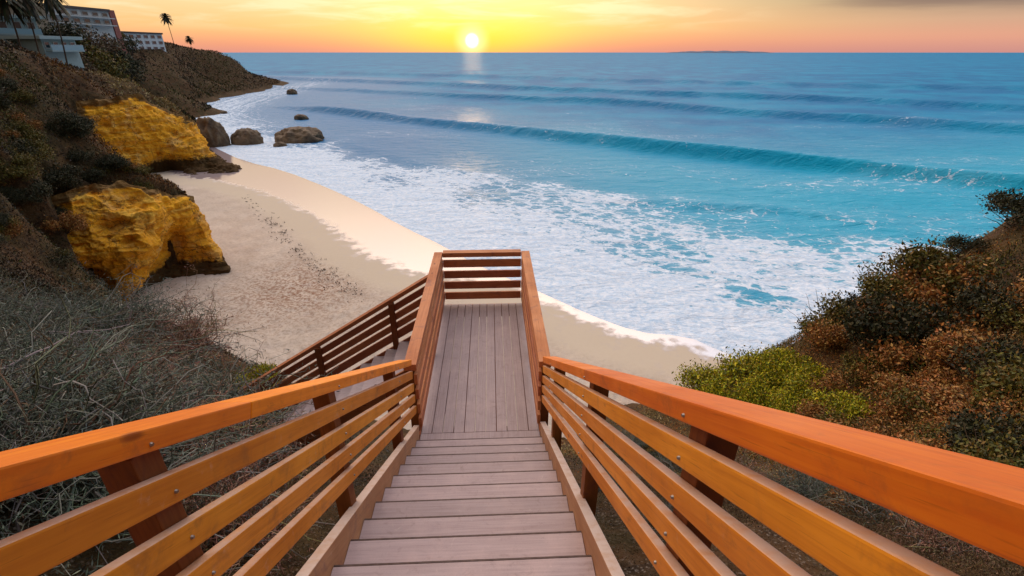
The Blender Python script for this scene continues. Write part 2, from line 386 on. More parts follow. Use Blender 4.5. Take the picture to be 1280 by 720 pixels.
# ------------------------------------------------------------------ terrain
def p_(u, v, Y): return tuple(atY(u, v, Y))
def w_(x, y, z): return (x, y, z)
CP = [
 # under and around the stairs
 w_(0, -6, 1.6), w_(-4, -6, 1.8), w_(5, -6, 1.8), w_(0, -2, -.1), w_(0, 0, -1.3), w_(0, 2.8, -3.1), w_(0, 6.2, -5.6), w_(0, 9, -8.2), w_(0, 12, -10.8), w_(0, 15, -12.2), w_(0, 20, -14), w_(-4, 20, -13.5), w_(6, 20, -14),
 w_(2.2, -2, .3), w_(2.2, 0, -.9), w_(2.5, 3, -3.0), w_(3, 6.2, -5.6), w_(3, 9, -8.4), w_(3.5, 13, -11.6), w_(4, -3, 1.0),
 # right hill
 p_(1280, 600, 2.5), p_(1280, 520, 4.5), p_(1280, 430, 7), p_(1280, 340, 10), p_(1290, 238, 13.5), p_(1400, 160, 15), p_(1400, 330, 9), p_(1500, 500, 4),
 p_(1230, 290, 12.8), p_(1180, 325, 12.6), p_(1125, 345, 12.4), p_(1060, 385, 12.0), p_(1018, 430, 11.4), p_(1150, 430, 9), p_(1080, 480, 8.8), p_(1010, 520, 8.5),
 p_(1180, 500, 6.2), p_(1100, 560, 5.5), p_(985, 452, 11.8), p_(925, 460, 12.3), p_(865, 480, 12.6), p_(900, 560, 8.2), p_(800, 540, 9.5),
 w_(4.5, 15.6, -12.3), w_(8, 16.5, -12.5), w_(12, 16.8, -13), w_(11.5, 15, -10), w_(15, 17.5, -13.5), w_(20, 18, -13.5), w_(28, 20, -13.5), w_(40, 24, -14), w_(40, 8, 6), w_(26, 6, 5), w_(16, -4, 5), w_(8, -6, 3),
 w_(26, 40, -15), w_(0, 40, -15), w_(60, 40, -14), w_(-10, 40, -15),
 # left near slope and the crest of the grey brush
 w_(-2.2, -2, .1), w_(-2.2, 0, -1.0), w_(-2.5, 3, -2.9), w_(-2.6, 5.6, -5.3), w_(-4.6, 6.2, -5.3), w_(-2.5, 8, -7.6), w_(-4, 11, -9.6),
 p_(0, 560, 1.2), p_(0, 480, 3.3), p_(0, 400, 6.2), p_(0, 352, 8.2), p_(60, 372, 8.6), p_(150, 402, 8.8), p_(240, 420, 8.8), p_(315, 450, 8.2), p_(352, 478, 7.2), p_(150, 470, 5.5), p_(280, 480, 5.6),
 w_(-9, 12.5, -8.5), w_(-6, 12, -9.5), w_(-5, 15, -11.9), w_(-10, 16, -11.8), w_(-14, 15, -8.5),
 w_(-14, 18, -11.6), w_(-17, 21, -11.4),
 # left hill above the near sandstone cliff
 p_(0, 300, 11.5), p_(0, 240, 16), p_(0, 180, 22), p_(0, 120, 30), p_(0, 78, 37), p_(40, 98, 36), p_(75, 125, 34.5), p_(105, 160, 33.5), p_(145, 205, 32), p_(180, 228, 31.5), p_(222, 240, 32.5),
 p_(60, 200, 27), p_(50, 290, 18), p_(90, 240, 26.5), p_(120, 225, 28.5), p_(35, 340, 17), p_(60, 330, 21),
 w_(-24, 29.5, -10.8), w_(-21.5, 31.5, -11.8), w_(-19, 33, -12.3), w_(-22, 36, -11.6), w_(-27, 38, -11.2), w_(-34, 42, -9), w_(-44, 44, -3),
 w_(-60, 30, 6), w_(-60, 10, 8), w_(-30, 0, 6), w_(-30, 14, 3.5), w_(-14, -4, 3.5), w_(-90, 40, 9),
 # second cliff and its ridge
 p_(0, 80, 58), p_(50, 92, 60), p_(100, 95, 66), p_(135, 122, 68), p_(175, 136, 70), p_(212, 150, 71), p_(115, 130, 64), p_(150, 140, 66.5),
 w_(-42, 64, -11), w_(-38, 67, -11.8), w_(-48, 58, -10), w_(-34, 71, -13), w_(-40, 76, -13), w_(-52, 84, -12.5), w_(-60, 92, -11),
 w_(-120, 60, 12),
 # bluff behind with the town
 p_(205, 124, 92), p_(165, 100, 88), p_(125, 88, 84), p_(85, 82, 82), p_(0, 82, 82), p_(90, 66, 110), p_(0, 60, 112), p_(150, 64, 132), p_(60, 34, 145), p_(-100, 30, 130), p_(-100, 50, 90), p_(200, 60, 190), p_(160, 62, 176), p_(-150, 0, 220),
 # headland
 p_(225, 118, 165), p_(215, 90, 172), p_(240, 67, 215), p_(270, 69, 226), p_(288, 72, 232), p_(300, 79, 235), p_(304, 89, 234), p_(312, 93, 240), p_(335, 98, 262), p_(356, 102.5, 284), p_(262, 100, 205),
 p_(262, 121, 184), w_(-93, 150, -12.5), w_(-84, 120, -12.5), w_(-74, 105, -12), w_(-80, 160, -14), w_(-92, 196, -12.8), w_(-97, 230, -12.8), w_(-101, 262, -12.8), w_(-104, 290, -14), w_(-118, 305, -14), w_(-150, 300, -13), w_(-190, 300, -10), w_(-220, 250, 6), w_(-90, 230, -15), w_(-150, 350, -15), w_(-60, 150, -15), w_(-50, 110, -15), w_(-260, 200, 16), w_(-250, 330, -15),
 w_(60, 120, -15), w_(0, 120, -15), w_(0, 330, -15), w_(60, 0, 8), w_(0, -30, 15), w_(0, -12, 7), w_(-10, -12, 7), w_(12, -12, 8), w_(-60, -30, 14), w_(60, -30, 14),  # unseen ground behind the camera, raised to block light from there
]
CP = np.array(CP)
def rbf_fit(C):
    d = np.linalg.norm(C[:, None, :2] - C[None, :, :2], axis=2)
    n = len(C); A = np.zeros((n + 3, n + 3)); A[:n, :n] = -d + np.eye(n) * .02
    A[:n, n] = 1; A[:n, n + 1:] = C[:, :2]; A[n, :n] = 1; A[n + 1:, :n] = C[:, :2].T
    return np.linalg.solve(A, np.concatenate([C[:, 2], [0, 0, 0]]))
RW = rbf_fit(CP)
def terr0(x, y):
    sh = x.shape; x = x.ravel(); y = y.ravel(); out = np.empty(len(x))
    for i in range(0, len(x), 20000):
        X = np.stack([x[i:i + 20000], y[i:i + 20000]], 1)
        d = np.linalg.norm(X[:, None] - CP[None, :, :2], axis=2)
        out[i:i + 20000] = -d @ RW[:-3] + RW[-3] + X @ RW[-2:]
    return out.reshape(sh)
def terr(x, y):
    z = terr0(x, y)
    D = np.hypot(x - CAM[0], y - CAM[1])
    k = np.clip(D / 14, .25, 5)
    r = 1 - np.abs(fbm(x / 3.1 / k + 5, y / 3.1 / k, o=5, s=3)) * 2
    ka = np.clip(k, 0, 1.9); z = z + (r - .66) * .42 * ka + fbm(x / .7 / k, y / .7 / k, o=4, s=9) * .22 * ka
    # keep it clear of the stairs
    return z

def fan(r0, r1, nr, a0, a1, na, cx=CAM[0], cy=CAM[1], rr=None):
    if rr is None: rr = np.geomspace(r0, r1, nr)
    nr = len(rr); aa = np.radians(np.linspace(a0, a1, na))
    A, Rr = np.meshgrid(aa, rr)
    x = cx + Rr * np.sin(A); y = cy + Rr * np.cos(A)
    idx = np.arange(nr * na).reshape(nr, na)
    Q = np.stack([idx[:-1, :-1], idx[:-1, 1:], idx[1:, 1:], idx[1:, :-1]], -1).reshape(-1, 4)
    return x, y, Q
# the two sandstone cliffs, as columns of (u, v, distance) from top to foot
CL1 = [[(66, 246, 25.8), (64, 285, 25.2), (58, 322, 24.7), (52, 350, 24.4), (70, 405, 24)],
       [(105, 232, 27.4), (100, 265, 26.3), (98, 305, 25.4), (100, 345, 24.9), (110, 402, 24.6)],
       [(140, 232, 28.8), (142, 260, 27.1), (140, 300, 26.1), (136, 340, 25.7), (136, 398, 25.4)],
       [(180, 236, 29.6), (190, 268, 28.0), (187, 292, 26.9), (172, 335, 26.1), (160, 388, 26)],
       [(192, 240, 30.2), (205, 272, 29.2), (204, 298, 29.9), (190, 340, 28.7), (172, 384, 26.9)],
       [(212, 243, 31), (218, 270, 30.2), (217, 300, 31.0), (210, 338, 30.2), (200, 376, 28.1)],
       [(228, 245, 32), (240, 270, 31.2), (243, 300, 31.2), (245, 330, 30.9), (240, 367, 29.1)],
       [(236, 246, 33), (254, 276, 32.2), (268, 305, 31.8), (279, 328, 31.1), (290, 352, 30.6)]]
CL2 = [[(95, 126, 61), (100, 160, 60), (105, 190, 59.5), (115, 215, 59), (125, 240, 58)],
       [(138, 123, 64), (140, 152, 62.5), (145, 180, 61.5), (150, 200, 61), (155, 226, 60)],
       [(172, 118, 67), (178, 145, 65), (182, 170, 63.5), (185, 195, 63), (190, 224, 61.5)],
       [(205, 136, 69), (212, 158, 66.5), (215, 180, 65), (218, 200, 64.8), (222, 226, 62.0)],
       [(233, 148, 70.5), (240, 166, 68.5), (246, 185, 67), (253, 203, 66), (262, 222, 63.4)],
       [(238, 150, 73), (252, 173, 71), (262, 192, 69), (276, 205, 67), (302, 216, 65.9)]]
def inpoly(poly, x, y):
    c = np.zeros(x.shape, bool); n = len(poly)
    for i in range(n):
        x0, y0 = poly[i - 1]; x1, y1 = poly[i]
        if y0 == y1: continue
        c ^= ((y0 > y) != (y1 > y)) & (x < (x1 - x0) * (y - y0) / (y1 - y0) + x0)
    return c
def foot_poly(CL, back, out):
    top = [atY(*c[0])[:2] + np.array(back) for c in CL]
    return [tuple(q) for q in top] + out
PC1 = foot_poly(CL1, (-.5, .7), [(-26, 39.5), (-22, 41), (-10, 38), (-4, 26), (-8, 20), (-12, 16.5), (-16, 17.8), (-19.5, 20.5), (-23.5, 24.2)])
PC2 = foot_poly(CL2, (-1.0, 1.6), [(-44, 84), (-24, 80), (-22, 60), (-30, 52), (-38, 48), (-46, 52), (-49, 57)])
def terrc(x, y):
    z = terr(x, y)
    for pc in (PC1, PC2): z = np.where(inpoly(pc, x, y), np.minimum(z, -13.4), z)
    return z
x, y, Q = fan(.5, 430, 600, -72, 100, 860)
z = terrc(x, y)
V = np.stack([x, y, z], -1).reshape(-1, 3)
keep = (V[Q][:, :, 2].max(1) > -13.2)
Q = Q[keep]; used_ = np.unique(Q); remap = np.full(len(V), -1); remap[used_] = np.arange(len(used_))

def earth_material():
    m, t, b = nt('hill_earth'); p = geo_pos(t)
    n1 = noise(t, p, .35, 6, .6, .5); n2 = noise(t, p, 2.2, 6, .65, .3); n3 = noise(t, p, 14, 5, .7)
    c = ramp(t, n1, [(.32, (.050, .026, .013)), (.45, (.10, .05, .020)), (.55, (.065, .045, .018)), (.68, (.14, .075, .03))])
    c = mix(t, mapr(t, n2, .45, .7, 0, .8), c, (.035, .022, .014))
    c = mix(t, mapr(t, n3, .52, .72, 0, .6), c, (.17, .11, .06))
    # pale litter and stones on the near ground
    v = N(t, 'ShaderNodeTexVoronoi', i_Scale=22.); L(t, p, v.inputs['Vector'])
    lit = mapr(t, v.outputs['Distance'], .1, .4, 1, 0)
    D = N(t, 'ShaderNodeVectorMath', operation='LENGTH'); L(t, p, D.inputs[0])
    c = mix(t, mth(t, 'MULTIPLY', mth(t, 'MULTIPLY', lit, mapr(t, D.outputs['Value'], 8, 16, .6, 0)), mapr(t, n2, .35, .6, 0, 1)), c, (.34, .27, .21))
    # far bluff: browner, smoother
    L(t, c, b.inputs['Base Color']); b.inputs['Roughness'].default_value = .95; b.inputs['Specular IOR Level'].default_value = .15
    nm = bump(t, None, n1, .6, 1.2); nm = bump(t, None, n2, .6, .25, nm); bump(t, b, n3, .7, .05, nm)
    return m
M['earth'] = earth_material()
me = mesh_from('hillside', V[used_], remap[Q], M['earth'], True)
tag(link('hillside', me), kind='structure')

# ------------------------------------------------------------------ shore curves (world x -> y)
def curve(px): 
    return np.array(sorted([tuple(atZ(u, v)[:2]) for (u, v) in px]))
FOAM = curve([(262, 182), (300, 200), (350, 213), (400, 232), (450, 255), (500, 283), (545, 305), (600, 335), (672, 366), (740, 397), (800, 417), (860, 424), (915, 447)])
FOAM = np.vstack([[[-165, 300], [-118, 290], [-106, 262], [-100, 185], [-84, 125], [-60, 100]], FOAM[FOAM[:, 0] > -60], [[16, 17.4], [22, 16.5], [60, 22], [200, 60]]])
WET = curve([(235, 221), (262, 224), (290, 229), (340, 242), (400, 270), (440, 297), (460, 315), (490, 328), (545, 344), (620, 352), (672, 368), (740, 398.5), (800, 418.5), (860, 425.5), (915, 448)])
WET = np.vstack([[[-165, 292], [-116, 280], [-100, 175], [-60, 85]], WET[WET[:, 0] > -58], [[16, 17.0], [22, 16], [60, 21], [200, 59]]])
def smooth(cv, n):
    m_ = len(cv); d = np.r_[0, np.cumsum(np.linalg.norm(np.diff(cv, axis=0), axis=1))]
    tt = np.interp(np.linspace(0, 1, n) ** 1.0 * (m_ - 1), np.arange(m_), np.arange(m_)); i = np.minimum(tt.astype(int), m_ - 2); f = (tt - i)[:, None]
    g = lambda k: cv[np.clip(k, 0, m_ - 1)]
    a, b_, c, e = g(i - 1), g(i), g(i + 1), g(i + 2)
    return .5 * (2 * b_ + (c - a) * f + (2 * a - 5 * b_ + 4 * c - e) * f ** 2 + (3 * b_ - a - 3 * c + e) * f ** 3)
def sdist(cv, x, y):
    """signed distance to a curve drawn from left to right, positive out to sea"""
    shp = x.shape; x = x.ravel(); y = y.ravel(); best = np.full(x.shape, 1e18); sg = np.ones(x.shape)
    for (ax, ay), (bx, by) in zip(cv[:-1], cv[1:]):
        dx, dy = bx - ax, by - ay; l2 = dx * dx + dy * dy + 1e-12
        f = np.clip(((x - ax) * dx + (y - ay) * dy) / l2, 0, 1); ex = x - ax - f * dx; ey = y - ay - f * dy
        d2 = ex * ex + ey * ey; cr_ = dx * (y - ay) - dy * (x - ax); m_ = d2 < best
        best = np.where(m_, d2, best); sg = np.where(m_, np.sign(cr_), sg)
    return (np.sqrt(best) * sg).reshape(shp)
FOAM = smooth(FOAM, 46); WET = smooth(WET, 46)
FOAM = np.vstack([[[-60000, 34000], [-400, 330]], FOAM, [[50000, 9000]]]); WET = np.vstack([[[-60000, 33900], [-400, 322]], WET, [[50000, 8990]]])

# ------------------------------------------------------------------ beach
x, y, Q = fan(7, 420, 420, -62, 78, 620)
df = sdist(FOAM, x, y) ; dwt = sdist(WET, x, y)
z = WATER + np.where(df < 0, -df * .030, -df * .06) 
z = np.minimum(z, WATER + .75 + .01 * np.maximum(-df, 0)) + .012
dry = sst(1.5, 6, -dwt)
z += fbm(x / 6, y / 6, o=3, s=21) * .10 * sst(0, 5, -dwt)
fp = np.clip(1 - np.abs(fbm(x * 2.2, y * 2.2, o=3, s=23)) * 3.2, 0, 1)
track = sst(3.0, 6.0, -dwt)
z -= fp * .085 * track
z += fbm(x * 1.1, y * 1.1, o=4, s=25) * .09 * track
V = np.stack([x, y, z], -1).reshape(-1, 3); keep = V[Q][:, :, 2].max(1) > -13.5
m, t, b = nt('beach_sand'); p = geo_pos(t)
wet = N(t, 'ShaderNodeAttribute', attribute_name='wet').outputs['Fac']; dp = N(t, 'ShaderNodeAttribute', attribute_name='damp').outputs['Fac']
n1 = noise(t, p, .5, 5, .6); n2 = noise(t, p, 5, 6, .7); n3 = noise(t, p, 60, 3, .7)
c = ramp(t, n1, [(.3, (.56, .44, .34)), (.7, (.70, .57, .45))])
c = mix(t, mapr(t, n2, .45, .7, 0, .45), c, (.38, .26, .18))
c = mix(t, mapr(t, n2, .28, .4, .5, 0), c, (.78, .66, .55))
red = N(t, 'ShaderNodeAttribute', attribute_name='kelp').outputs['Fac']
c = mix(t, mth(t, 'MULTIPLY', red, mapr(t, n2, .42, .6, 0, .9)), c, (.27, .12, .06))
c = mix(t, mth(t, 'MULTIPLY', mapr(t, dp, 0, 1, 0, 1), .9), c, (.64, .52, .38))
wn = mth(t, 'ADD', wet, mapr(t, noise(t, p, 1.1, 4), .3, .7, -.22, .22))
wm = mapr(t, wn, .10, .62, 0, 1)
c = mix(t, wm, c, (.42, .33, .325))
L(t, c, b.inputs['Base Color'])
L(t, mapr(t, wm, 0, 1, .9, .04, False), b.inputs['Roughness']); L(t, mapr(t, wm, 0, 1, .15, 1.0, False), b.inputs['Specular IOR Level'])
L(t, mapr(t, wm, 0, 1, 1.4, 2.7, False), b.inputs['IOR'])
hh = mth(t, 'MULTIPLY', mth(t, 'MULTIPLY_ADD', n3, .25, n2), mth(t, 'SUBTRACT', 1.0, mth(t, 'MULTIPLY', mth(t, 'MAXIMUM', wm, dp), .93)))
bump(t, b, hh, .8, .08)
k1 = np.exp(-(((x + 13) / 4.5) ** 2 + ((y - 28) / 5) ** 2))
me = mesh_from('beach', V, Q[keep], m, True, attrs={'wet': sst(-2.2, 1.6, dwt), 'damp': 1 - sst(2.5, 5.5, -dwt), 'kelp': k1})
tag(link('beach', me), kind='structure')

# ------------------------------------------------------------------ sea
x, y, Q = fan(0, 0, 0, -66, 84, 800, rr=np.concatenate([np.geomspace(14, 480, 600), np.geomspace(485, 42000, 120)]))
rr_ = np.hypot(x - CAM[0], y - CAM[1]); farw = 1 - sst(300, 900, rr_)
def wavec(px, ext=True):
    a = np.array([atZ(u, v)[:2] for u, v in px]); s0 = (a[1] - a[0]) / np.linalg.norm(a[1] - a[0]); s1 = (a[-1] - a[-2]) / np.linalg.norm(a[-1] - a[-2])
    return np.vstack([a[0] - s0 * 60, smooth(a, 22), a[-1] + s1 * 300])
W1 = wavec([(309, 131), (443, 145), (565, 158.5), (700, 174), (830, 189), (970, 204), (1120, 220), (1272, 238)])
W2 = wavec([(386, 112), (565, 122), (727, 129), (850, 138), (971, 147), (1120, 156), (1280, 167)])
W3 = wavec([(402, 101.5), (560, 108), (695, 114), (890, 122), (1134, 132), (1280, 139)])
W4 = wavec([(420, 93), (600, 97), (800, 103), (1000, 108), (1280, 114)])
W5 = wavec([(940, 262), (1000, 266), (1060, 275), (1130, 287)])
W6 = wavec([(330, 160), (420, 178), (520, 205), (640, 232), (760, 262)])
df = sdist(FOAM, x, y)
calm = sst(0, 12, df)
z = np.full(x.shape, WATER)
def prof(s, a, wf, wb): return a * np.where(s < 0, np.exp(-(s / wf) ** 2), np.exp(-(s / wb) ** 2))
wob = fbm(x / 40, y / 40, o=2, s=41)
s1 = sdist(W1, x, y) + wob * 2; am1 = 1.7 * (.85 + .8 * fbm(x / 35 + 3, y / 60, o=2, s=43)) * sst(-75, -40, x)
s2 = sdist(W2, x, y) + wob * 4; s3 = sdist(W3, x, y) + wob * 5; s4 = sdist(W4, x, y) + wob * 7
s5 = sdist(W5, x, y) + wob * 1; s6 = sdist(W6, x, y) + wob * 3
z = z + prof(s1, am1, 1.35, 5.0) + prof(s2, 1.7 * (.9 + .7 * fbm(x / 50, y / 50, o=2, s=47)), 2.5, 7) + prof(s3, 1.9, 3.0, 9) + prof(s4, 1.8, 4.2, 11)
m5 = np.exp(-((x - 25) / 11.) ** 2)
z = z + prof(s5, .55, 1.1, 3.) * m5 + prof(s6, .22, 1.6, 3) * sst(-60, -40, x) * (1 - sst(2, 12, x))
sw = np.sin(df / 17 * 6.28 + wob * 3) * .22 * sst(90, 160, df)
z = z + sw * farw + farw * fbm(x / 5, y / 9, o=4, s=31) * (.16 + .10 * sst(30, 150, df)) * calm + fbm(x / 1.6, y / 1.6, o=3, s=33) * .07 * sst(0, 6, df) * (1 - sst(60, 120, rr_))
z = z - .0 + fbm(x / 1.2, y / 1.2, o=4, s=35) * .06 * np.exp(-df / 25) * sst(0, 2, df)
# foam density
OUT = wavec([(300, 146), (350, 162), (450, 192), (550, 212), (640, 228), (760, 252), (900, 270), (1020, 280), (1200, 302)])
dout = sdist(OUT, x, y) + fbm(x / 9, y / 9, o=3, s=51) * 7
zone = np.clip(df / np.maximum(df - dout, .1), 0, 1.6)     # 0 at the shore .. 1 at the outer edge
foam = 1.13 - .60 * zone ** 1.1
foam = foam * (1 - sst(.9, 1.35, zone))
foam = np.maximum(foam, .52 * np.exp(-((zone - .62) / .1) ** 2) + 0 * x) 
foam += .42 * fbm(x / 7, y / 5, o=4, s=53) * sst(.1, .4, zone) * (1 - sst(1.0, 1.7, zone))
# turquoise holes and the laced patch
def blob(u, v, rx, ry, a):
    q = atZ(u, v); return a * np.exp(-((x - q[0]) / rx) ** 2 - ((y - q[1]) / ry) ** 2)
foam -= blob(945, 372, 2.6, 2.4, .55)
foam = np.maximum(foam, blob(1060, 300, 13, 9, .50)); foam = np.maximum(foam, blob(1150, 285, 10, 10, .42)); foam = np.maximum(foam, blob(870, 262, 26, 10, .36))
foam += blob(1010, 285, 7, 4, -.15)
# thin broken lip on the big wave
brk = np.exp(-((s1 - .2) / .9) ** 2) * (.30 + .75 * fbm(x / 6, y / 6, o=3, s=57)) * (sst(-14, -2, x) * (1 - sst(14, 30, x)))
foam = np.maximum(foam, np.clip(brk, 0, .7))
foam = np.maximum(foam, (.20 + .35 * fbm(x / 22, y / 7, o=3, s=59)) * (1 - sst(60, 120, df)) * sst(-60, -20, x))
foam = np.maximum(foam, .85 * np.exp(-((x + 70) / 34) ** 2) * (1 - sst(8, 40, df)) + .0)   # white water by the headland
foam = np.maximum(foam, 1.1 * (1 - sst(.2, 1.2, df)))
foam[df < -.3] = 0
deep = sst(30, 100, df)
turq = sst(-20, 35, x) * (1 - deep)
V = np.stack([x, y, z], -1).reshape(-1, 3)
keepq = df.ravel()[Q].max(1) > -.05
m, t, b = nt('sea_water'); p = geo_pos(t)
fa = N(t, 'ShaderNodeAttribute', attribute_name='foam').outputs['Fac']; de = N(t, 'ShaderNodeAttribute', attribute_name='deep').outputs['Fac']; tq = N(t, 'ShaderNodeAttribute', attribute_name='turq').outputs['Fac']
n1 = noise(t, p, .05, 4, .6); 
c = mix(t, tq, (.006, .19, .42), (.0, .39, .58))
c = mix(t, de, c, mix(t, mapr(t, n1, .35, .65, 0, 1), (.0, .17, .38), (.0, .27, .48)))
pw = mapping(t, p, (1, 1.5, 1))
dn = N(t, 'ShaderNodeTexNoise', i_Scale=.55, i_Detail=4.); L(t, p, dn.inputs['Vector'])
vadd = N(t, 'ShaderNodeVectorMath', operation='MULTIPLY_ADD'); L(t, dn.outputs['Color'], vadd.inputs[0]); vadd.inputs[1].default_value = (2.6, 2.6, 0); L(t, pw, vadd.inputs[2])
vo = N(t, 'ShaderNodeTexVoronoi', feature='DISTANCE_TO_EDGE', i_Scale=.55); L(t, vadd.outputs[0], vo.inputs['Vector'])
vo2 = N(t, 'ShaderNodeTexVoronoi', feature='DISTANCE_TO_EDGE', i_Scale=1.7); L(t, vadd.outputs[0], vo2.inputs['Vector'])
lace = mth(t, 'SUBTRACT', 1.0, mth(t, 'MULTIPLY', mth(t, 'POWER', mth(t, 'MULTIPLY', vo.outputs['Distance'], 1.5, clamp=True), .5), 1.0))
lace2 = mth(t, 'SUBTRACT', 1.0, mth(t, 'POWER', mth(t, 'MULTIPLY', vo2.outputs['Distance'], 1.8, clamp=True), .55))
fn = noise(t, p, 2.4, 7, .72, .6); fnb = noise(t, p, .35, 5, .6, .8)
pat = mth(t, 'ADD', mth(t, 'ADD', mth(t, 'MULTIPLY', lace, .42), mth(t, 'MULTIPLY', lace2, .22)), mth(t, 'ADD', mth(t, 'MULTIPLY', fn, .38), mth(t, 'MULTIPLY', fnb, .28)))
sdn = N(t, 'ShaderNodeAttribute', attribute_name='sd').outputs['Fac']; px_ = N(t, 'ShaderNodeSeparateXYZ'); L(t, p, px_.inputs[0])
cv_ = N(t, 'ShaderNodeCombineXYZ'); L(t, mth(t, 'MULTIPLY', px_.outputs[0], .22), cv_.inputs[0]); L(t, mth(t, 'MULTIPLY', sdn, .95), cv_.inputs[1])
strk = noise(t, cv_.outputs[0], 1., 6, .65, .7)
pat = mth(t, 'ADD', pat, mth(t, 'MULTIPLY', mth(t, 'SUBTRACT', strk, .5), .85))
th = mth(t, 'SUBTRACT', 1.13, mth(t, 'MULTIPLY', fa, .74))
fm = mapr(t, mth(t, 'SUBTRACT', pat, th), -.07, .13, 0, 1)
soft = mth(t, 'MULTIPLY', mapr(t, fa, .1, 1.0, 0, .38), mapr(t, fnb, .3, .7, .5, 1))
fm = mth(t, 'MAXIMUM', fm, soft)
foamc = mix(t, mapr(t, fn, .3, .7, 0, 1), (.50, .66, .82), (.90, .93, .97))
w1 = noise(t, mapping(t, p, (.5, 1.1, 1)), .5, 6, .6, .4); w2 = noise(t, mapping(t, p, (1, 1.7, 1)), 2.6, 5, .6)
nm = bump(t, None, w1, .7, .7); nm = bump(t, None, w2, .5, .12, nm); nm = bump(t, None, mth(t, 'MULTIPLY', fm, mth(t, 'ADD', fn, strk)), .5, .05, nm)
# water seen at a grazing angle is broken by wavelets that face the viewer, so it never mirrors fully
t.nodes.remove(b); o_ = [q for q in t.nodes if q.type == 'OUTPUT_MATERIAL'][0]
df_ = N(t, 'ShaderNodeBsdfDiffuse'); gl = N(t, 'ShaderNodeBsdfGlossy'); mx = N(t, 'ShaderNodeMixShader'); fr = N(t, 'ShaderNodeFresnel', i_IOR=1.33)
L(t, mix(t, fm, c, foamc), df_.inputs['Color']); L(t, nm, df_.inputs['Normal']); L(t, nm, gl.inputs['Normal']); L(t, nm, fr.inputs['Normal']); gl.inputs['Roughness'].default_value = .32
fac = mth(t, 'MINIMUM', mth(t, 'MULTIPLY', fr.outputs[0], .6), mapr(t, de, 0, 1, .32, .16)); fac = mth(t, 'MULTIPLY', fac, .8); fac = mth(t, 'MULTIPLY', fac, mapr(t, fm, 0, 1, 1, .12))
L(t, fac, mx.inputs[0]); L(t, df_.outputs[0], mx.inputs[1]); L(t, gl.outputs[0], mx.inputs[2]); L(t, mx.outputs[0], o_.inputs[0])
M['sea'] = m
me = mesh_from('sea', V, Q[keepq], m, True, attrs={'foam': np.clip(foam, 0, 1.2), 'deep': deep, 'turq': turq, 'sd': df})
sea = tag(link('sea', me), kind='structure')
# ------------------------------------------------------------------ sandstone cliffs
def cr(Pts, n):
    """Catmull-Rom resample along axis 0"""
    m_ = len(Pts); tt = np.linspace(0, m_ - 1, n); i = np.minimum(tt.astype(int), m_ - 2); f = (tt - i)[:, None, None]
    g = lambda k: Pts[np.clip(k, 0, m_ - 1)]
    a, b_, c, d = g(i - 1), g(i), g(i + 1), g(i + 2)
    return .5 * (2 * b_ + (c - a) * f + (2 * a - 5 * b_ + 4 * c - d) * f ** 2 + (3 * b_ - a - 3 * c + d) * f ** 3)
def sandstone():
    m, t, b = nt('sandstone'); p = geo_pos(t)
    n1 = noise(t, mapping(t, p, (.35, .35, 1.6)), 1., 6, .6, .6); n2 = noise(t, p, 2.2, 6, .65, .5); n3 = noise(t, p, 9, 5, .7)
    lay = noise(t, mapping(t, p, (.08, .08, 3.2), (.06, .04, 0)), 1., 5, .6, .3)
    c = ramp(t, n1, [(.26, (.55, .20, .012)), (.40, (.98, .46, .020)), (.55, (.82, .34, .014)), (.72, (1.0, .62, .10))])
    c = mix(t, mapr(t, n2, .52, .74, 0, .55), c, (.42, .16, .02))
    c = mix(t, mapr(t, lay, .5, .62, 0, .45), c, (.52, .22, .03))
    c = mix(t, mapr(t, n3, .5, .75, 0, .4), c, (.88, .60, .18))
    vert = noise(t, mapping(t, p, (1.3, 1.3, .14)), 1., 5, .65, .4); pt = noise(t, p, .55, 4, .6)
    c = mix(t, mapr(t, vert, .54, .72, 0, .55), c, (.36, .15, .03))
    c = mix(t, mapr(t, pt, .52, .72, 0, .5), c, (.86, .58, .24))
    dn = N(t, 'ShaderNodeTexNoise', i_Scale=1.6, i_Detail=5.); L(t, p, dn.inputs['Vector'])
    va = N(t, 'ShaderNodeVectorMath', operation='MULTIPLY_ADD'); L(t, dn.outputs['Color'], va.inputs[0]); va.inputs[1].default_value = (1.5, 1.5, .8); L(t, mapping(t, p, (.55, .55, 1.1)), va.inputs[2])
    vc = N(t, 'ShaderNodeTexVoronoi', feature='DISTANCE_TO_EDGE', i_Scale=1.); L(t, va.outputs[0], vc.inputs['Vector'])
    crk = mth(t, 'MULTIPLY', mapr(t, vc.outputs['Distance'], .0, .045, 1, 0), mapr(t, pt, .35, .6, 0, .8))
    c = mix(t, crk, c, (.14, .06, .015))
    # stained dark foot, with an uneven tide line, and soil washed down from the top
    low = N(t, 'ShaderNodeAttribute', attribute_name='foot').outputs['Fac']; top = N(t, 'ShaderNodeAttribute', attribute_name='top').outputs['Fac']
    e = mth(t, 'ADD', low, mth(t, 'MULTIPLY', mth(t, 'SUBTRACT', n2, .5), .5))
    c = mix(t, mapr(t, e, .42, .58, 0, .95), c, (.045, .026, .012))
    e2 = mth(t, 'ADD', top, mth(t, 'MULTIPLY', mth(t, 'SUBTRACT', n1, .5), 1.4))
    c = mix(t, mapr(t, e2, .45, .6, 0, .9), c, (.13, .075, .03))
    L(t, c, b.inputs['Base Color']); b.inputs['Roughness'].default_value = .9; b.inputs['Specular IOR Level'].default_value = .2
    nm = bump(t, None, n1, .7, .5); nm = bump(t, None, n2, .6, .2, nm); nm = bump(t, None, lay, .5, .2, nm); nm = bump(t, None, crk, -.8, .12, nm); bump(t, b, n3, .7, .06, nm)
    return m
M['sand_rock'] = sandstone()
